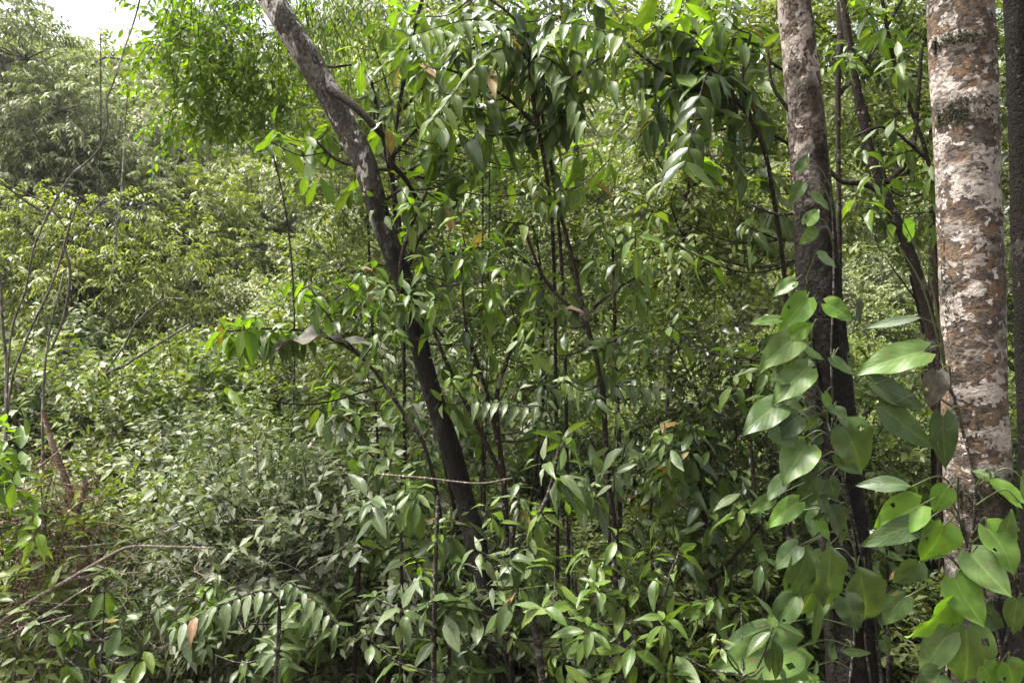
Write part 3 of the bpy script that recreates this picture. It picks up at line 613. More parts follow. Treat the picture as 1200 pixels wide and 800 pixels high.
sapling('sapling', 'greyish green whorled sapling in front of the leaning trunk base', 'sapling', 3.8,
        [([(640, 860), (628, 740), (612, 690), (600, 640), (608, 590)], 7, 4), ([(606, 640), (640, 585), (655, 525)], 4, 3)],
        [(608, 575, 0, 10, 44), (575, 600, -.1, 9, 42), (635, 600, -.1, 9, 42), (640, 545, 0, 10, 40), (662, 512, .1, 9, 38), (690, 545, .2, 9, 40), (560, 645, -.1, 10, 38, 'l_grey'), (595, 655, -.1, 8, 40, 'l_grey'), (585, 690, -.1, 8, 42), (620, 640, 0, 7, 42), (665, 580, .1, 8, 42, 'l_vivid'), (540, 660, 0, 8, 34, 'l_grey')],
        'lance', ['l_grey', 'l_mid'], hang=.25)
sapling('sapling', 'pale-stemmed sapling with grey-green whorls below the fallen pole at lower centre', 'sapling', 3.9,
        [([(508, 860), (509, 720), (511, 640), (514, 580)], 5, 3), ([(509, 740), (470, 715), (440, 700)], 3, 2)],
        [(500, 705, 0, 11, 42, 'l_grey'), (470, 715, -.1, 11, 42, 'l_grey'), (525, 735, 0, 9, 40, 'l_grey'), (440, 700, 0, 9, 36), (512, 625, 0, 9, 30, 'l_vivid'), (490, 660, .1, 8, 30, 'l_vivid'), (545, 700, 0, 8, 38, 'l_grey'), (430, 745, .1, 8, 32), (530, 780, .1, 8, 34)],
        'ell', ['l_mid', 'l_grey'])
sapling('sapling', 'cluster of three thin stems parting like a V right of the leaning trunk', 'sapling', 4.7,
        [([(592, 860), (594, 700), (590, 560), (575, 480), (545, 380)], 7, 3), ([(590, 560), (560, 500), (530, 440), (505, 380)], 4, 3), ([(588, 555), (582, 470), (595, 420), (607, 385)], 4, 3)],
        spread([(545, 370, 0, 8, 32), (505, 370, 0, 8, 32), (607, 375, 0, 8, 32), (575, 340, .1, 8, 32), (540, 320, 0, 7, 32), (625, 420, .1, 7, 30), (520, 440, 0, 7, 30), (565, 450, .1, 7, 30)], 3, 34, 32, .3, 8, 28), 'ell', ['l_mid', 'l_vivid', 'l_dark'], 'b_dark', hang=.4)
sapling('sapling', 'slender dark sapling behind the drooping one with fine pale top leaves', 'sapling', 5.2,
        [([(728, 860), (726, 560), (722, 430), (718, 290)], 5, 2.5)],
        spread([(718, 275, 0, 8, 30), (750, 300, 0, 7, 30), (765, 350, .1, 7, 30), (750, 400, .1, 8, 30), (775, 455, 0, 8, 30), (745, 480, 0, 7, 28)], 3, 32, 30, .3, 8, 28), 'lance', ['l_mid', 'l_grey'], 'b_dark', hang=.4)
sapling('sapling', 'shaded sapling with hanging dull leaves between centre and the climber-covered trunk', 'sapling', 4.2,
        [([(850, 860), (838, 700), (825, 600), (815, 520)], 6, 3), ([(835, 680), (870, 640), (895, 610)], 3, 2)],
        spread([(812, 505, 0, 9, 42), (845, 560, 0, 9, 42), (790, 560, 0, 9, 42), (870, 600, .1, 8, 38), (830, 610, -.1, 9, 40), (780, 600, .1, 8, 40), (860, 660, 0, 8, 40), (800, 650, 0, 8, 40), (890, 640, 0, 8, 38)], 2, 32, 28, .25, 7, 38),
        'ell', ['l_mid', 'l_dark', 'l_dark'], 'b_dark', hang=.45)
sapling('sapling', 'dark thin sapling at lower left of the leaning trunk', 'sapling', 5.0,
        [([(412, 860), (418, 720), (424, 600)], 5, 3)], spread([(424, 590, 0, 9, 28), (400, 640, 0, 8, 28), (450, 640, 0, 8, 28), (385, 680, 0, 8, 30), (430, 690, 0, 8, 28)], 1, 25, 20, .2, 6, 26), 'ell', ['l_mid', 'l_grey', 'l_mid'], 'b_dark')
# branch with bright elliptic leaves reaching left of the leaning trunk
r_ = sapling('sapling', 'slanting bare-stemmed sapling whose branch reaches left with bright drooping leaves', 'sapling', 4.4,
        [([(530, 860, .1), (520, 640, .1), (500, 530), (470, 480), (430, 425), (385, 392)], 4, 2.5), ([(400, 402), (360, 388), (310, 385), (268, 388)], 2.5, 1.5), ([(430, 425), (400, 392), (372, 350), (362, 335)], 2.2, 1.4)],
        [(272, 385, 0, 8, 42, 'l_vivid'), (300, 388, 0, 9, 44, 'l_vivid'), (330, 390, 0, 8, 42, 'l_mid'), (360, 385, .05, 7, 36, 'l_mid'), (392, 350, .1, 8, 34, 'l_vivid'), (360, 332, 0, 7, 34, 'l_vivid'), (420, 345, .1, 7, 34, 'l_mid'), (262, 452, 0, 3, 30, 'l_vivid'), (385, 375, 0, 5, 38, 'l_grey'), (258, 378, .05, 10, 46, 'l_vivid'), (285, 380, -.05, 10, 46, 'l_vivid'), (318, 384, .05, 10, 46, 'l_mid'), (345, 380, -.05, 8, 42, 'l_mid'), (300, 372, .1, 9, 42, 'l_vivid'), (380, 345, 0, 9, 36, 'l_vivid'), (415, 330, .1, 9, 34, 'l_mid'), (345, 335, .1, 7, 34, 'l_vivid'), (440, 395, 0, 7, 34, 'l_mid')],
        'ell', ['l_vivid'], 'b_dark', hang=.75, el=(25, -30))
p = np.array([P(400, 396, 4.35), P(440, 405, 4.4)]); dd = np.array([[-1, -.2, .12], [-.8, 0, .25]]); put_leaves(r_, np.array(r_.location), p, frames(dd, np.array([[0, -.5, 1.]] * 2)), [.36, .24], 'crumple', 'dead')
# drooping-leaved trees at the top
rt = [(x, y, d_, n, l) for x, y, d_, n, l in [(500, 70, .2, 9, 44), (540, 50, 0, 10, 46), (580, 60, 0, 10, 48), (620, 40, 0, 10, 50), (660, 60, .1, 10, 48), (700, 50, 0, 9, 46), (520, 110, 0, 9, 46), (560, 110, -.1, 10, 48), (600, 95, 0, 10, 46), (640, 100, 0, 9, 46), (680, 110, .1, 9, 48),
      (540, 10, .2, 9, 46), (600, 0, 0, 9, 46), (660, 5, .1, 9, 48), (560, 150, 0, 6, 50), (530, 150, .1, 6, 46), (650, 145, 0, 6, 48), (610, 140, .1, 5, 46), (700, -10, .1, 8, 46), (500, 20, .3, 8, 42), (590, 35, -.2, 9, 46), (675, 85, -.2, 8, 46)]]
sapling('young_tree', 'dark umbrella-shaped young tree with long drooping leaves at top centre', 'tree', 4.4,
        [([(655, 860, .6), (652, 500, .5), (648, 280, .2), (638, 190), (625, 120), (618, 40)], 3.5, 3), ([(630, 150), (600, 120), (560, 95), (520, 80)], 3, 2), ([(628, 140), (660, 100), (700, 70)], 3, 2), ([(620, 60), (600, 20), (560, -10)], 2.5, 2)],
        spread(rt[:11], 1, 18, 18, .2, 9, 46) + rt[11:], 'lance', ['l_dark', 'l_mid', 'l_dark'], 'b_dark', hang=.7, el=(20, -40))
sapling('young_tree', 'young tree with feather-shaped compound leaves spreading below the dark umbrella-shaped one', 'tree', 4.5,
        [([(668, 860, .5), (664, 500, .4), (656, 280, .2), (640, 160), (620, 60)], 3.5, 2.5)], [(622, 50, 0, 6, 40)], 'lance', ['l_mid'], 'b_dark', hook=lambda r, b: add_fronds(r, b, 4.4, [(620, 70, x, y, 10, 35, .06) for x, y in [(480, 95), (500, 150), (470, 45), (560, 185), (690, 150), (725, 100), (735, 45), (620, 200), (650, 180), (530, 5)]], 'l_mid'))
sapling('young_tree', 'dark large-leaved young tree at the top between centre and the climber-covered trunk', 'tree', 4.6,
        [([(925, 860, .4), (924, 500, .4), (921, 350, .3), (908, 240, .2), (890, 160), (845, 95), (790, 40)], 5, 3), ([(840, 92), (790, 90), (730, 50)], 3, 2), ([(880, 140), (870, 90), (880, 40)], 3, 2)],
        [(740, 60, 0, 9, 50), (770, 30, 0, 9, 56), (800, 70, 0, 9, 60), (830, 60, 0, 9, 56), (780, 100, .1, 8, 56), (740, 100, .1, 8, 50), (860, 80, 0, 8, 52), (730, 10, .1, 9, 48), (800, 0, 0, 9, 54), (850, 20, 0, 8, 50), (820, 110, 0, 7, 60), (890, 60, .1, 7, 46), (760, 130, 0, 6, 50), (880, 130, .1, 7, 48), (840, 160, .1, 6, 48)],
        'ell', ['l_dark', 'l_dark', 'l_mid', 'l_vivid'], 'b_dark', hang=.45, el=(30, -40), hook=lambda r, b: add_fronds(r, b, 4.6, [(840, 90, x, y, 10, 42, .05) for x, y in [(735, 90), (750, 160), (800, 205), (870, 215), (905, 150), (770, 30), (890, 30)]], 'l_dark'))
sapling('young_tree', 'light green young tree with broad drooping leaves right of the leaning trunk top', 'tree', 5.4,
        [([(478, 860, .4), (474, 500, .3), (470, 280, .2), (452, 180), (440, 120), (435, 95)], 3.5, 2.5), ([(455, 190), (490, 150), (520, 130)], 3, 2), ([(458, 200), (400, 190), (370, 165)], 3, 2)],
        spread([(435, 90, 0, 9, 36), (470, 110, 0, 9, 34), (500, 135, 0, 9, 36), (450, 150, .1, 8, 36), (480, 180, 0, 8, 36), (520, 170, .1, 8, 36), (430, 200, .2, 8, 34), (360, 160, 0, 9, 40), (385, 150, .1, 7, 36), (500, 230, 0, 8, 34), (540, 210, .1, 8, 34)], 2, 28, 28, .25, 8, 34),
        'obov', ['l_mid', 'l_vivid', 'l_mid'], 'b_dark', hang=.7)
sapling('young_tree', 'leafy young tree wrapped round the middle of the leaning trunk with grey and green leaves', 'tree', 4.9,
        [([(560, 860, .3), (540, 640, .3), (500, 450, .2), (470, 330), (480, 270), (500, 225)], 5, 3), ([(475, 330), (520, 300), (560, 290)], 2.5, 2), ([(470, 340), (440, 330), (420, 320)], 2.5, 2)],
        spread([(455, 335, -.3, 8, 36), (480, 350, -.3, 7, 34, 'l_grey'), (520, 290, 0, 8, 36), (560, 285, 0, 8, 36), (540, 260, 0, 8, 34), (500, 310, 0, 8, 36), (440, 345, -.2, 7, 34), (600, 320, .1, 8, 34), (520, 350, 0, 8, 34), (490, 250, 0, 7, 34), (470, 220, -.2, 4, 34, 'l_grey')], 2, 30, 28, .25, 8, 34),
        'ell', ['l_mid', 'l_vivid', 'l_mid'], 'b_dark', hang=.4)
def rc(x0, x1, y0, y1, n, nl, ln, dj=.25):
    return [(rng.uniform(x0, x1), rng.uniform(y0, y1), rng.normal() * dj, nl, ln * (.8 + .4 * rng.random())) for _ in range(n)]
sapling('young_tree', 'broad-leaved young tree spreading high over the middle from behind the leaning trunk', 'tree', 5.6,
        [([(585, 860, .2), (525, 520, .1), (478, 345, .1), (460, 200), (480, 60), (500, -20)], 4, 3), ([(470, 130), (530, 70), (600, 40)], 3, 2), ([(462, 210), (540, 170), (620, 150)], 3, 2)],
        rc(430, 720, -20, 80, 18, 9, 42) + rc(500, 700, 120, 230, 15, 8, 36), 'obov', ['l_mid', 'l_vivid', 'l_mid', 'l_dark'], 'b_dark', hang=.55)
sapling('young_tree', 'broad-leaved young tree spreading high left from behind the climber-covered trunk', 'tree', 5.2,
        [([(1000, 860, .2), (975, 500, .1), (962, 350, .1), (950, 200), (930, 80), (920, -20)], 4, 3), ([(945, 180), (880, 150), (800, 160)], 3, 2), ([(930, 90), (860, 50), (770, 30)], 3, 2)],
        rc(720, 920, -20, 110, 18, 9, 40) + rc(740, 930, 130, 300, 15, 8, 34), 'ell', ['l_mid', 'l_vivid', 'l_dark', 'l_dark'], 'b_dark', hang=.5)
sapling('young_tree', 'light broad-leaved young tree whose twigs fill the gap above the two thin bent stems', 'tree', 5.8,
        [([(1105, 860, .2), (1100, 500, .1), (1098, 350, .1), (1090, 200), (1050, 80), (1030, -20)], 4, 3), ([(1090, 190), (1040, 150), (1000, 160)], 3, 2)],
        rc(985, 1100, -20, 110, 12, 8, 34) + rc(990, 1100, 120, 300, 12, 8, 30), 'ell', ['l_mid', 'l_vivid', 'l_mid'], 'b_dark', hang=.4)
# lower filling saplings, each its own plant
FS = [(600, 690, 4.2, 'l_grey', 'muted grey-green sapling between the leaning trunk foot and the bright whorled one'), (720, 560, 4.6, 'l_grey', 'muted grey-green sapling beside the lower stem of the drooping sapling'), (470, 620, 4.4, 'l_grey', 'muted grey-green sapling just left of the lower leaning trunk'), (565, 500, 5.3, 'l_mid', 'small sapling with pale tips between the three thin stems and the drooping sapling'), (640, 450, 5.6, 'l_grey', 'narrow-leaved grey sapling behind the centre'),
      (770, 520, 5.2, 'l_mid', 'leafy sapling right of the slender dark stem'), (470, 560, 5.2, 'l_grey', 'silvery sapling left of the leaning trunk foot'), (440, 480, 5.8, 'l_vivid', 'bright sapling under the slanting bare stem'),
      (690, 740, 4.4, 'l_dark', 'shaded sapling behind the bright whorled one'), (535, 770, 4.4, 'l_dark', 'low dark sapling left of the foot of the leaning trunk'), (880, 430, 5, 'l_mid', 'leafy sapling just left of the climber leaves'),
      (1040, 640, 4.5, 'l_dark', 'shaded sapling between the feet of the two right trunks'), (870, 800, 3.3, 'l_dark', 'low broad-leaved plant at the foot of the climber-covered trunk'), (350, 620, 6, 'l_mid', 'sapling beside the bare grey branch'), (330, 740, 4.6, 'l_grey', 'low greyish sapling left of the pale-stemmed one'),
      (-2, 560, 5.0, 'l_vivid', 'yellow-green leafy plant at the left edge above the dead twigs'), (250, 720, 4.8, 'l_grey', 'grey low plant beside the ferny frond'), (120, 760, 4.6, 'l_grey', 'low grey plant in the bottom left corner')]
for px, py, d, mt, lab in FS:
    cl = []
    for _ in range(18): cl.append((px + rng.normal() * 38, py - 5 + rng.normal() * 38, rng.normal() * .25, 8, 150 / d * (1 + .2 * rng.normal())))
    sapling('sapling', lab, 'sapling', d, [([(px + rng.normal() * 15, py + 260), (px + rng.normal() * 8, py + 100), (px, py - 10)], 20 / d, 10 / d)], cl, 'ell', [mt, mt, 'l_mid'], 'b_dark' if py < 700 else 'b_sap', hang=.3)

# pinnate fronds
def frond_plant(label, d, foot, fr, mat, group=None):
    base = on_ground(foot, d); root = thing('frond_plant', label, 'plant', base, group)
    for (x0, y0, x1, y1, n, lp, sag) in fr:
        a = P(x0, y0, d); b = P(x1, y1, d - .1); mid = (a + b) / 2 + np.array([0, 0, sag])
        c = catmull([base, (base + a) / 2 + np.array([.03, 0, .1]), a, mid, b], 6); V, Q, uv = tubes(c, np.linspace(.008, .002, len(c)), 5); gg = Geo(); gg.add(V, Q, None, uv); gg.build('stalk', M['b_sap'], root, base)
        seg = c[12:]; t = np.linspace(0, len(seg) - 1.01, n); i = t.astype(int); pos = seg[i] + (seg[np.minimum(i + 1, len(seg) - 1)] - seg[i]) * (t - i)[:, None]
        T = nrm(np.gradient(pos, axis=0)); sd_ = nrm(np.cross(T, [0, -.35, 1.])); 
        for s in (-1, 1):
            D = sd_ * s + T * .55 + np.array([0, 0, -.35]) + rng.normal(size=(n, 3)) * .08
            put_leaves(root, base, pos, frames(D + rng.normal(size=(n, 3)) * .14, np.array([[0, -.4, 1.]] * n) + rng.normal(size=(n, 3)) * .2), lp / FOC * d * rng.uniform(.7, 1.2, n) * (.6 + .45 * np.sin(np.linspace(.3, 2.6, n))), 'lance', mat)
frond_plant('low plant with one grey-green ferny frond arching over the bottom left thicket', 3.9, 300, [(325, 700, 205, 735, 11, 34, .05), (330, 690, 395, 730, 8, 30, .05)], 'l_grey')
frond_plant('plant with long pale feather-shaped fronds crossing the stems at centre right', 4.6, 690, [(640, 470, 780, 455, 12, 30, .05), (650, 500, 560, 470, 9, 26, .05)], 'l_grey')
frond_plant('feathery green fronds hanging at upper centre right of the leaning trunk', 5.6, 560, [(560, 60, 455, 60, 14, 26, .03), (570, 100, 480, 110, 12, 26, .03), (560, 30, 470, 20, 12, 24, .03)], 'l_mid')

# ------------------------------------------------------------------ the three big trunks
def big_tree(name, label, d, pts, rad, bark, base_px, crown, mat, bump, branches=(), sides=40):
    w_ = [P(x, y, d + (q[0] if q else 0)) for x, y, *q in pts]; base = np.array([w_[-1][0], w_[-1][1], float(G(w_[-1][0], w_[-1][1])) - .1])
    w_ = [base * [1, 1, 1]] + [q for q in w_[::-1]] if w_[-1][2] > base[2] + .05 else w_[::-1]
    base[2] = float(G(base[0], base[1])) - .1; rr = list(rad[::-1]); rr = [rr[0] * 1.25] + rr if len(w_) > len(rr) else rr
    c = catmull(w_, 30); R = np.interp(np.linspace(0, len(rr) - 1, len(c)), np.arange(len(rr)), rr) / FOC * d
    root = thing(name, label, 'tree', base); V, Q, uv = tubes(c, R, sides, bump, d); gg = Geo(); gg.add(V, Q, None, uv); gg.build('trunk', bark, root, base)
    for pp, r0, r1 in branches:
        cc = catmull([P(x, y, d + (q[0] if q else 0)) for x, y, *q in pp], 8); V, Q, uv = tubes(cc, np.linspace(r0, r1, len(cc)) / FOC * d, 10, .08, r0); gg = Geo(); gg.add(V, Q, None, uv); gg.build('branch', M['b_dark'], root, base)
    gl, gb = Geo(), Geo(); top = c[-1]
    for cc, r in crown:
        cc = np.asarray(cc, float); lp = catmull([top, (top + cc) / 2 + [0, 0, .3], cc], 5); V, Q, uv = tubes(lp, np.linspace(R[-1] * .45, .012, len(lp)), 7); gb.add(V, Q, None, uv)
        O, D, U = lump_sprays(cc, r, int(45 * r * r)); p, Rr, S, path = sprays(O, D, U, .7, 11, .15, .3)
        inst(gl, LO, p, Rr, S); V, Q, uv = tubes(path, np.array([1, .8, .6, .3]) * .005, 3); gb.add(V, Q, None, uv)
    if crown: gb.build('branch_work', M['b_dark'], root, base, kind='stuff'); gl.build('crown', M[mat], root, base, kind='stuff')
    return root, c, R
cr = lambda cx, cy, cz, n: [((cx + rng.normal() * 1.1, cy + rng.normal() * 1.1, cz + rng.normal() * .6), .8 + .4 * rng.random()) for _ in range(n)]
lean, _, _ = big_tree('leaning_tree', 'leaning tree with dark bark and pale lichen streaks crossing the left of centre', 5.0,
    [(225, -200, .3), (272, -90, .1), (322, 5), (354, 57), (389, 118), (425, 188), (449, 265), (478, 345), (498, 430), (523, 510), (546, 590), (562, 660, -.1), (578, 740, -.2), (594, 840, -.3)],
    [13, 14, 15, 15.5, 14.5, 14.5, 12, 11.5, 10.5, 12, 11.5, 12.5, 14, 17], M['b_lean'], 590, cr(-3.6, 6, 6.4, 4), 'shrub', .05,
    [([(345, 40), (362, 66), (385, 78), (412, 76)], 2.6, 1.4), ([(385, 105, -.1), (415, 125, -.15), (440, 150, -.15), (455, 168, -.1), (458, 190, -.1), (475, 210, 0), (490, 235, .1)], 4.5, 2.5),
     ([(470, 330), (482, 300), (490, 280), (505, 265)], 4, 2), ([(448, 250), (452, 235), (470, 222)], 3, 1.5), ([(470, 345), (495, 365), (520, 395)], 3, 1.5)])
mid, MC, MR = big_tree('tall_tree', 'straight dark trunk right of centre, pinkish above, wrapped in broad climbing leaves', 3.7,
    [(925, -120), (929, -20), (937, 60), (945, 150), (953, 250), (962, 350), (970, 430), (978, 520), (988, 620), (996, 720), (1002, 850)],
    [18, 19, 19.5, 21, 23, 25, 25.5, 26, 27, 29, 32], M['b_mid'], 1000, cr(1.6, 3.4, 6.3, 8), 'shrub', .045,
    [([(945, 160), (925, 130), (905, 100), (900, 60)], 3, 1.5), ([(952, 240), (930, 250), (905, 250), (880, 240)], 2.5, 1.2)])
right, RC, RR = big_tree('tall_tree', 'thick pale trunk at right with patches of pink, white and brown lichen', 2.6,
    [(1116, -150), (1124, -20), (1130, 100), (1134, 200), (1137, 300), (1140, 400), (1143, 500), (1147, 600), (1151, 720), (1156, 860)],
    [35, 35, 35, 34.5, 34, 34, 35, 36, 38, 43], M['b_right'], 1155, cr(2.2, 2.2, 6.6, 8), 'shrub', .03, (), 56)
# dark mossy tufts on the lichen-patched trunk
gm = Geo()
for (px, py, n, sx, sy) in [(1120, 42, 700, 26, 5), (1125, 130, 900, 20, 7), (1142, 115, 400, 14, 4), (1102, 330, 260, 6, 36), (1150, 585, 700, 34, 12)]:
    z = CAMZ + (400 - (py + rng.normal(size=n) * sy)) / FOC * 2.5; j = np.array([np.argmin(np.abs(RC[:, 2] - q)) for q in z])
    off = np.clip((px - 1132 + rng.normal(size=n) * sx) / 38, -.95, .95); th = np.arccos(off) + .5; nn = np.stack([np.cos(th), -np.abs(np.sin(th)), 0 * th], -1)
    p = np.stack([RC[j, 0], RC[j, 1], z], -1) + nn * (RR[j] * 1.0)[:, None]
    inst(gm, leaf_card(.5), p, frames(nn * .5 + rng.normal(size=(n, 3)) * .4 + [0, 0, -.5], nn), .005 + .007 * rng.random(n))
gm.build('moss', M['l_moss'], right, np.array(right.location), kind='stuff')
big_tree('dark_tree', 'dark shaded trunk at the right edge behind the lichen-patched trunk', 4.6,
    [(1190, -60), (1194, 60), (1199, 200), (1204, 350), (1210, 520), (1217, 860)], [14, 14, 14, 15, 15, 16], M['b_black'], 1205, (), 'dark', .06, (), 20)
big_tree('thin_tree', 'thin dark bent tree between the two big right trunks with a side limb', 6.2,
    [(985, -40), (992, 30), (1005, 110), (1018, 170), (1036, 225), (1062, 285), (1082, 345), (1092, 400), (1098, 520), (1100, 820)], [4, 4.5, 5, 5, 5.5, 6, 6.5, 6.5, 6.5, 6.5], M['b_dark'], 1100, (), 'dark', .08,
    [([(1036, 225), (1010, 215), (985, 212), (965, 190)], 4, 2), ([(1040, 215), (1062, 190), (1072, 160), (1080, 60)], 4, 2), ([(1036, 222), (1056, 208), (1066, 200)], 3, 2)], 14)
big_tree('thin_tree', 'very thin upright dark stem close beside the climber-covered trunk top', 7.5, [(984, -60), (985, 40), (982, 110), (984, 300), (986, 500), (985, 820)], [4, 4, 3, 2.5, 2.5, 2.5], M['b_dark'], 985, (), 'dark', .08, [([(984, 110), (1010, 80), (1040, 30), (1062, -10)], 2.5, 2)], 12)

# ------------------------------------------------------------------ climbers on the two trunks: leaves placed as seen
def climber(label, d, C, Rr, off, LV, px_vines):
    base = np.array([C[0][0], C[0][1] - .05, float(G(C[0][0], C[0][1]))]); root = thing('climbing_plant', label, 'climber', base)
    spine = []
    for k, (a, ph) in enumerate(px_vines):
        z0, z1 = base[2], a; m = (C[:, 2] >= z0) & (C[:, 2] <= z1); cc = C[m]; rr = Rr[m]; t = np.linspace(0, 1, len(cc))
        ang = -PI / 2 + ph + .5 * np.sin(t * 7 + ph * 3); v = cc + np.stack([np.cos(ang), np.sin(ang), 0 * t], -1) * (rr + .008)[:, None]; v = v[::3]
        V, Q, uv = tubes(v, .007 - .003 * np.linspace(0, 1, len(v)), 6); gg = Geo(); gg.add(V, Q, None, uv); gg.build('vine_stem', M['b_sap'], root, base); spine.append(v)
    sp_ = np.vstack(spine); pet = Geo()
    for (bx, by, tx, ty, wp, mt, *o) in LV:
        kd = o[0] if o else 'heart'; tilt = o[1] if len(o) > 1 else rng.normal() * .3; dz = o[2] if len(o) > 2 else 0
        dd = d + dz - .06; a = P(bx, by, dd); L2 = math.hypot(tx - bx, ty - by) / FOC * dd; b = P(tx, ty, dd + tilt * L2); D = b - a; L = np.linalg.norm(D)
        width_w = 1.14 * wp / FOC * dd; wt = {'heart': .74, 'ell': .36, 'long': .42, 'lance': .28}[kd]; ratio = width_w / (L * wt)
        up = np.array([rng.normal() * .25, -1.0, .55 + rng.normal() * .2])
        ms = leaf_meshes(kd, mt); ob = bpy.data.objects.new('leaf', ms[int(rng.integers(0, 3))]); SC.collection.objects.link(ob); ob.parent = root
        R = frames(D[None], up[None])[0]; A = np.eye(4); A[:3, :3] = R * np.array([L * ratio, L, L * min(1, ratio)])[None]; A[:3, 3] = a - base; ob.matrix_basis = Matrix(A.tolist())
        j = np.argmin(np.linalg.norm(sp_ - (a + [0, 0, -.04]), axis=1)); s = sp_[j]
        md = (s + a) / 2 + np.array([0, -.03, .05]); pc = catmull([s, md, a], 5); V, Q, uv = tubes(pc, np.linspace(.0035, .002, len(pc)), 5); pet.add(V, Q, None, uv)
    m_ = bpy.data.materials.get('leaf_stalk_green')
    if not m_:
        m_ = bpy.data.materials.new('leaf_stalk_green'); m_.use_nodes = True; m_.node_tree.nodes['Principled BSDF'].inputs['Base Color'].default_value = (.07, .09, .03, 1); m_.node_tree.nodes['Principled BSDF'].inputs['Roughness'].default_value = .5
    pet.build('leaf_stalks', m_, root, base, kind='stuff'); return root
B_, M_, D_ = 'a_bright', 'a_mid', 'a_dark'
xc = lambda y: np.interp(y, [0, 350, 600, 800], [932, 962, 988, 1000])
LV1 = [(945, 350, 914, 390, 27, B_), (968, 356, 1003, 374, 25, B_), (912, 374, 876, 377, 13, M_), (928, 392, 954, 380, 20, B_), (936, 392, 888, 430, 33, M_), (944, 410, 968, 422, 15, B_), (946, 432, 904, 468, 34, M_), (928, 418, 925, 440, 16, M_),
       (915, 474, 866, 503, 38, D_), (935, 488, 902, 512, 34, D_), (910, 498, 932, 528, 40, M_), (945, 522, 916, 561, 40, M_), (988, 500, 1023, 555, 44, M_), (966, 462, 975, 487, 14, B_), (976, 478, 998, 497, 18, D_), (980, 533, 1008, 558, 22, M_),
       (948, 636, 933, 708, 30, M_, 'long'), (972, 638, 976, 718, 46, M_, 'long', -.1), (958, 672, 947, 733, 32, M_, 'long', .05), (972, 562, 980, 590, 25, D_), (958, 582, 984, 612, 25, D_), (935, 588, 897, 616, 24, B_), (960, 610, 971, 634, 15, B_), (905, 583, 876, 600, 16, M_),
       (1004, 664, 1036, 748, 46, M_, 'long', .1), (960, 700, 955, 760, 12, M_, 'ell'), (985, 762, 1022, 768, 10, M_, 'ell'), (930, 760, 842, 782, 46, M_, 'heart', -.5), (945, 785, 872, 812, 50, B_, 'heart', -.6), (900, 735, 842, 756, 26, D_), (920, 560, 895, 585, 20, D_), (975, 600, 1000, 640, 26, D_),
       (955, 270, 935, 285, 16, M_), (960, 300, 985, 312, 16, M_), (945, 262, 962, 240, 14, M_), (940, 215, 925, 240, 14, D_), (952, 228, 975, 245, 14, M_), (935, 200, 950, 178, 12, D_), (930, 330, 905, 345, 15, M_), (975, 420, 1000, 440, 16, D_), (925, 445, 900, 440, 16, D_),
       (955, 560, 935, 595, 26, D_), (990, 700, 1010, 740, 28, D_), (935, 640, 905, 665, 24, D_), (930, 700, 905, 740, 26, D_)]
for _ in range(46):
    y = rng.uniform(340, 770); x = xc(y) + rng.normal() * 24 - 8; sx = np.sign(x - xc(y)); q = rng.uniform(16, 34); LV1.append((x, y, x + sx * q * rng.uniform(.1, .8), y + q * .9, q * .75, [M_, D_, D_][int(rng.integers(0, 3))], 'heart', rng.normal() * .25 + .05, .2))
climber('climbing plant with heart-shaped and long oval leaves all down the dark middle-right trunk', 3.5, MC, MR, 0, LV1, [(2.4, .2), (1.9, -.5), (1.2, .6)])
LV2 = [(1082, 412, 1000, 432, 36, M_, 'heart', .05), (1080, 372, 1012, 380, 13, D_, 'ell', .4), (1025, 450, 1090, 482, 34, D_, 'heart', .3), (1034, 478, 1096, 530, 38, D_, 'heart', .3), (1105, 488, 1107, 552, 28, D_, 'heart', .1), (1066, 425, 1076, 400, 15, B_, 'heart', .4),
       (1098, 437, 1092, 480, 24, 'dead', 'heart', .1), (1078, 592, 1021, 622, 38, B_), (1110, 572, 1090, 598, 29, B_), (1105, 616, 1090, 664, 43, B_), (1195, 588, 1153, 550, 20, B_), (1156, 618, 1205, 668, 46, B_), (1138, 648, 1180, 702, 42, M_), (1118, 678, 1150, 738, 46, B_),
       (1114, 704, 1082, 760, 44, B_), (1132, 736, 1140, 815, 48, M_), (1112, 742, 1072, 790, 36, M_), (1148, 716, 1180, 738, 32, D_), (1192, 704, 1183, 744, 26, M_), (1152, 780, 1172, 812, 30, B_), (1180, 776, 1196, 812, 30, B_), (1068, 570, 1004, 562, 20, D_, 'ell', .3), (1082, 612, 1004, 636, 30, D_, 'heart', .2),
       (1160, 560, 1140, 548, 14, M_), (1175, 630, 1190, 600, 20, M_), (1198, 560, 1215, 600, 30, M_), (1100, 790, 1080, 830, 36, D_), (1060, 700, 1030, 730, 28, D_, 'heart', .3), (1075, 660, 1050, 690, 26, D_, 'heart', .3), (1040, 270, 1052, 290, 18, M_, 'heart', .9), (1060, 262, 1075, 285, 16, B_, 'heart', .9)]
climber('climbing plant with bright heart-shaped leaves around the foot of the lichen-patched trunk', 2.5, RC, RR, 0, LV2, [(1.15, -.6), (.95, .3), (1.5, -1.1)])

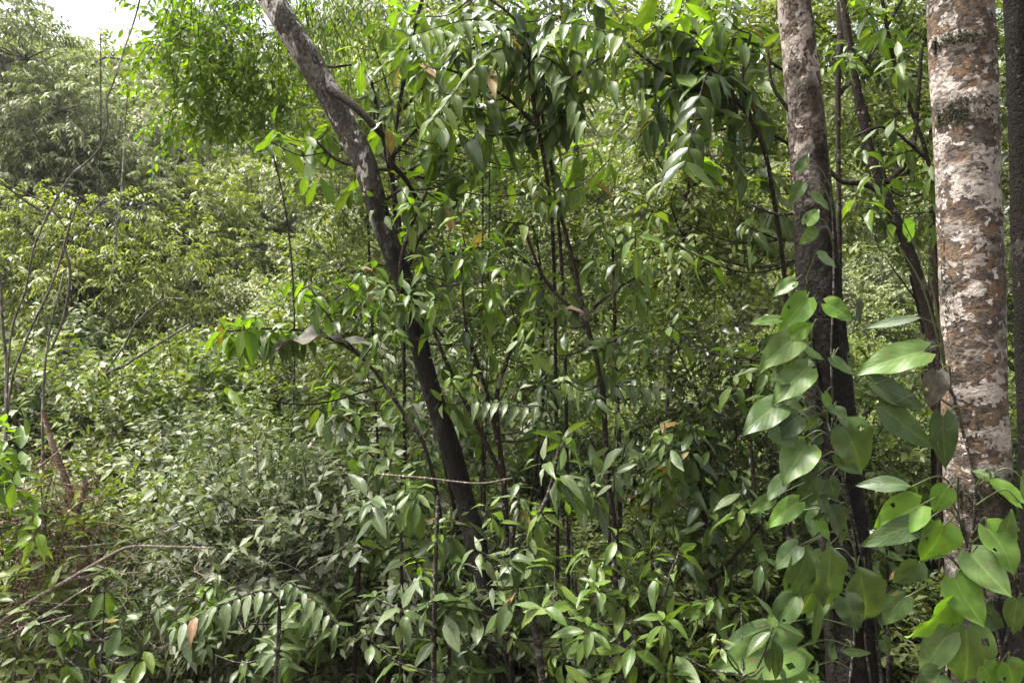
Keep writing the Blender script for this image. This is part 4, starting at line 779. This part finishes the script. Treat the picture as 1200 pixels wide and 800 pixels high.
# ------------------------------------------------------------------ vines, bare branches, dead wood at left
def stick(name, label, cat, d, pp, r0, r1, bark, group=None, forks=(), sides=8):
    pts = [P(x, y, d + (q[0] if q else 0)) for x, y, *q in pp]; base = pts[0]
    if cat in ('vine', 'branch', 'sapling'): r0 *= .75; r1 *= .8
    root = thing(name, label, cat, base, group); c = catmull(pts, 7); V, Q, uv = tubes(c, np.linspace(r0, r1, len(c)) / FOC * d, sides, .12, r0 * 3 + d); gg = Geo(); gg.add(V, Q, None, uv); gg.build('stem', M[bark], root, base)
    for fp, a, b in forks:
        c = catmull([P(x, y, d + (q[0] if q else 0)) for x, y, *q in fp], 6); V, Q, uv = tubes(c, np.linspace(a, b, len(c)) / FOC * d, 6, .1, a); gg = Geo(); gg.add(V, Q, None, uv); gg.build('twig', M[bark], root, base)
    return root
stick('vine', 'long curving liana hanging from the top left across the sky and hillside', 'vine', 6.5, [(172, -40), (160, 15), (145, 60), (132, 100), (125, 118), (126, 145), (118, 172), (102, 190), (84, 205), (62, 240), (40, 290), (30, 340), (10, 420), (5, 700)], 1.3, 1.5, 'b_far')
stick('bare_branch', 'thin pale bare branch rising through the left foliage with a broken tip', 'branch', 7.5, [(0, 640), (10, 470), (30, 400), (62, 330), (80, 270), (92, 235)], 2, 1.3, 'b_far', None, [([(75, 290), (82, 320), (75, 370), (60, 410)], 2, 1.5), ([(90, 240), (105, 250), (125, 232), (140, 250)], 1.5, 1)])
stick('vine', 'dark thin vine crossing downward in the left foliage', 'vine', 7, [(118, 40), (118, 160), (116, 235), (132, 262), (148, 285), (172, 305), (190, 340), (200, 420)], .9, .6, 'b_sap')
stick('vine', 'straight thin hanging vine left of the vivid green tree', 'vine', 8, [(150, 100), (146, 160), (143, 210), (137, 270), (130, 330)], .9, .7, 'b_far')
stick('bare_branch', 'dark arching branch spreading from the left edge across the foliage', 'branch', 8, [(-60, 190), (0, 215), (20, 222), (55, 240), (75, 265), (90, 290)], 1.6, .9, 'b_sap', None, [([(5, 216), (30, 236), (50, 248)], 1.8, 1)])
stick('bare_branch', 'curved grey branch with a forked tip in the left shrubs', 'branch', 9, [(70, 560), (85, 478), (120, 440), (145, 405), (160, 378), (190, 352), (215, 350)], 2.2, 1, 'b_far', None, [([(120, 440), (150, 425), (190, 400), (222, 380)], 2.2, 1)])
stick('bare_branch', 'pale grey bare branch standing in the shrubs left of the leaning trunk', 'branch', 8, [(325, 640), (335, 588), (348, 555), (362, 525), (380, 500), (395, 465)], 4, 2, 'b_far', None, [([(362, 528), (345, 522), (322, 520)], 1.8, 1), ([(380, 500), (420, 494), (450, 500)], 1.6, .8), ([(340, 575), (330, 560), (328, 545)], 1.5, 1)])
stick('bare_sapling', 'pale upright bare stem at the left edge', 'sapling', 8, [(8, 640), (6, 540), (8, 440), (3, 380), (0, 320)], 3.5, 1.6, 'b_far')
stick('bare_sapling', 'thin pale upright stem above the broken reddish stick', 'sapling', 7, [(56, 640), (50, 530), (52, 440), (60, 380), (75, 320)], 2.4, 1.2, 'b_far')
stick('broken_stick', 'broken reddish dead stick with a short stub beside the tangle at lower left', 'stick', 5.5, [(108, 860), (102, 690), (96, 625), (86, 590), (72, 550), (60, 515), (50, 480)], 6.5, 2.5, 'b_red', None, [([(88, 602), (97, 580), (99, 560)], 4.5, 3)])
stick('fallen_pole', 'long pale fallen pole sloping across the lower left thicket', 'pole', 4.8, [(-60, 775), (20, 715), (75, 682), (130, 650), (155, 640), (190, 640), (250, 642)], 3, 1.2, 'b_dead', None, [([(75, 682), (110, 672), (150, 655)], 2, 1)])
stick('fallen_pole', 'thinner grey fallen pole just under the long pale one', 'pole', 4.6, [(10, 745), (60, 715), (100, 690), (140, 668)], 1.6, .8, 'b_dead')
stick('dead_twig', 'pale horizontal twig crossing in front of the leaning trunk', 'twig', 4.2, [(440, 555), (500, 560), (560, 566), (600, 560)], 1.2, .9, 'b_dead')
stick('dead_twig', 'curved thin stick below the vivid whorl left of the leaning trunk foot', 'stick', 4.2, [(470, 650), (478, 672), (486, 690), (492, 700)], 1.8, 1.2, 'b_dead')
for k, (x0, y0, x1, y1, rr, bk, lab) in enumerate([(20, 690, 60, 560, 2.2, 'b_dead', 'leaning grey dead stick leftmost in the lower left tangle'), (45, 700, 30, 580, 2, 'b_red', 'short reddish dead stick in the lower left tangle'), (60, 690, 55, 590, 3, 'b_red', 'thickest upright reddish stick of the lower left tangle'),
        (110, 670, 60, 600, 1.5, 'b_dead', 'thin pale stick slanting left in the tangle'), (0, 640, 120, 590, 1.4, 'b_dead', 'thin pale stick lying nearly level over the tangle'), (75, 700, 110, 600, 1.5, 'b_dead', 'thin pale stick slanting right beside the broken one'), (30, 640, 70, 520, 1.5, 'b_dead', 'long thin stick rising from the tangle to the pale stem'), (15, 720, 22, 600, 2.5, 'b_dark', 'dark upright stick at the left edge of the tangle'), (90, 710, 45, 620, 1.3, 'b_dead', 'fine bent twig low in the tangle')]):
    stick('dead_stick', lab, 'stick', 5.35 + .05 * k, ([(x0 + rng.normal() * 8, 870)] if k not in (4,) else []) + [(x0, y0), ((x0 + x1) / 2 + rng.normal() * 6, (y0 + y1) / 2), (x1, y1)], rr, rr * .5, bk, 'dead sticks in the lower left tangle')
# tangle of brush
def tangle(name, d, cx, cy, sx, sy, n, ln, mat, kind='stuff'):
    c = np.array([P(cx + rng.normal() * sx, cy + rng.normal() * sy, d + rng.normal() * .3) for _ in range(n)]); dr = rnd_dir(n) * [1, .6, .9]; L = ln * (.4 + rng.random(n))[:, None]
    pa = np.stack([c - dr * L / 2, c + rng.normal(size=(n, 3)) * ln * .12, c + dr * L / 2], 1); pa = np.stack([np.array([q for q in catmull(x, 3)]) for x in pa])
    V, Q, uv = tubes(pa, .004 * (.4 + rng.random((n, 1))) * np.linspace(1, .4, pa.shape[1])[None], 4); gg = Geo(); gg.add(V, Q, None, uv); return gg
gg = tangle('brush', 5.6, 60, 640, 36, 45, 420, .5, 'b_dead'); tag(gg.build('brushwood', M['b_red']), 'tangle of fine reddish dead twigs at lower left', 'brushwood', kind='stuff')
gg = tangle('brush', 5, 200, 720, 120, 50, 200, .45, 'b_dead'); tag(gg.build('brushwood', M['b_dead']), 'pale fine dead twigs scattered through the bottom left thicket', 'brushwood', kind='stuff')
# leaf litter near the camera
n = 9000; x = rng.uniform(-5, 5, n); y = rng.uniform(2, 9, n); z = G(x, y) + .01 + rng.random(n) * .03
gl = Geo(); inst(gl, leaf_lo(.45, .12, .1), np.stack([x, y, z], -1), frames(nrm(rnd_dir(n) * [1, 1, .15]), np.array([0, 0, 1.]) + rng.normal(size=(n, 3)) * .3), .06 + .08 * rng.random(n)); tag(gl.build('leaf_litter', M['litter']), 'dry brown fallen leaves covering the forest floor', 'leaf litter', kind='stuff')

# ------------------------------------------------------------------ air
HAZE = 0.0005
if HAZE:
    m, t, N, K = nodes('haze_air'); pv = N('ShaderNodeVolumePrincipled'); pv.inputs['Density'].default_value = HAZE; pv.inputs['Color'].default_value = (.9, .94, 1, 1); pv.inputs['Anisotropy'].default_value = .3
    o = N('ShaderNodeOutputMaterial'); K(pv.outputs[0], o.inputs['Volume'])
    x0, x1, y0, y1, z0, z1 = -420, 420, -80, 720, -8, 90
    V = [(x0, y0, z0), (x1, y0, z0), (x1, y1, z0), (x0, y1, z0), (x0, y0, z1), (x1, y0, z1), (x1, y1, z1), (x0, y1, z1)]
    tag(link('haze', mk_mesh('haze', V, [(3, 2, 1, 0), (4, 5, 6, 7), (0, 1, 5, 4), (1, 2, 6, 5), (2, 3, 7, 6), (3, 0, 4, 7)], m, smooth=False)), kind='stuff')
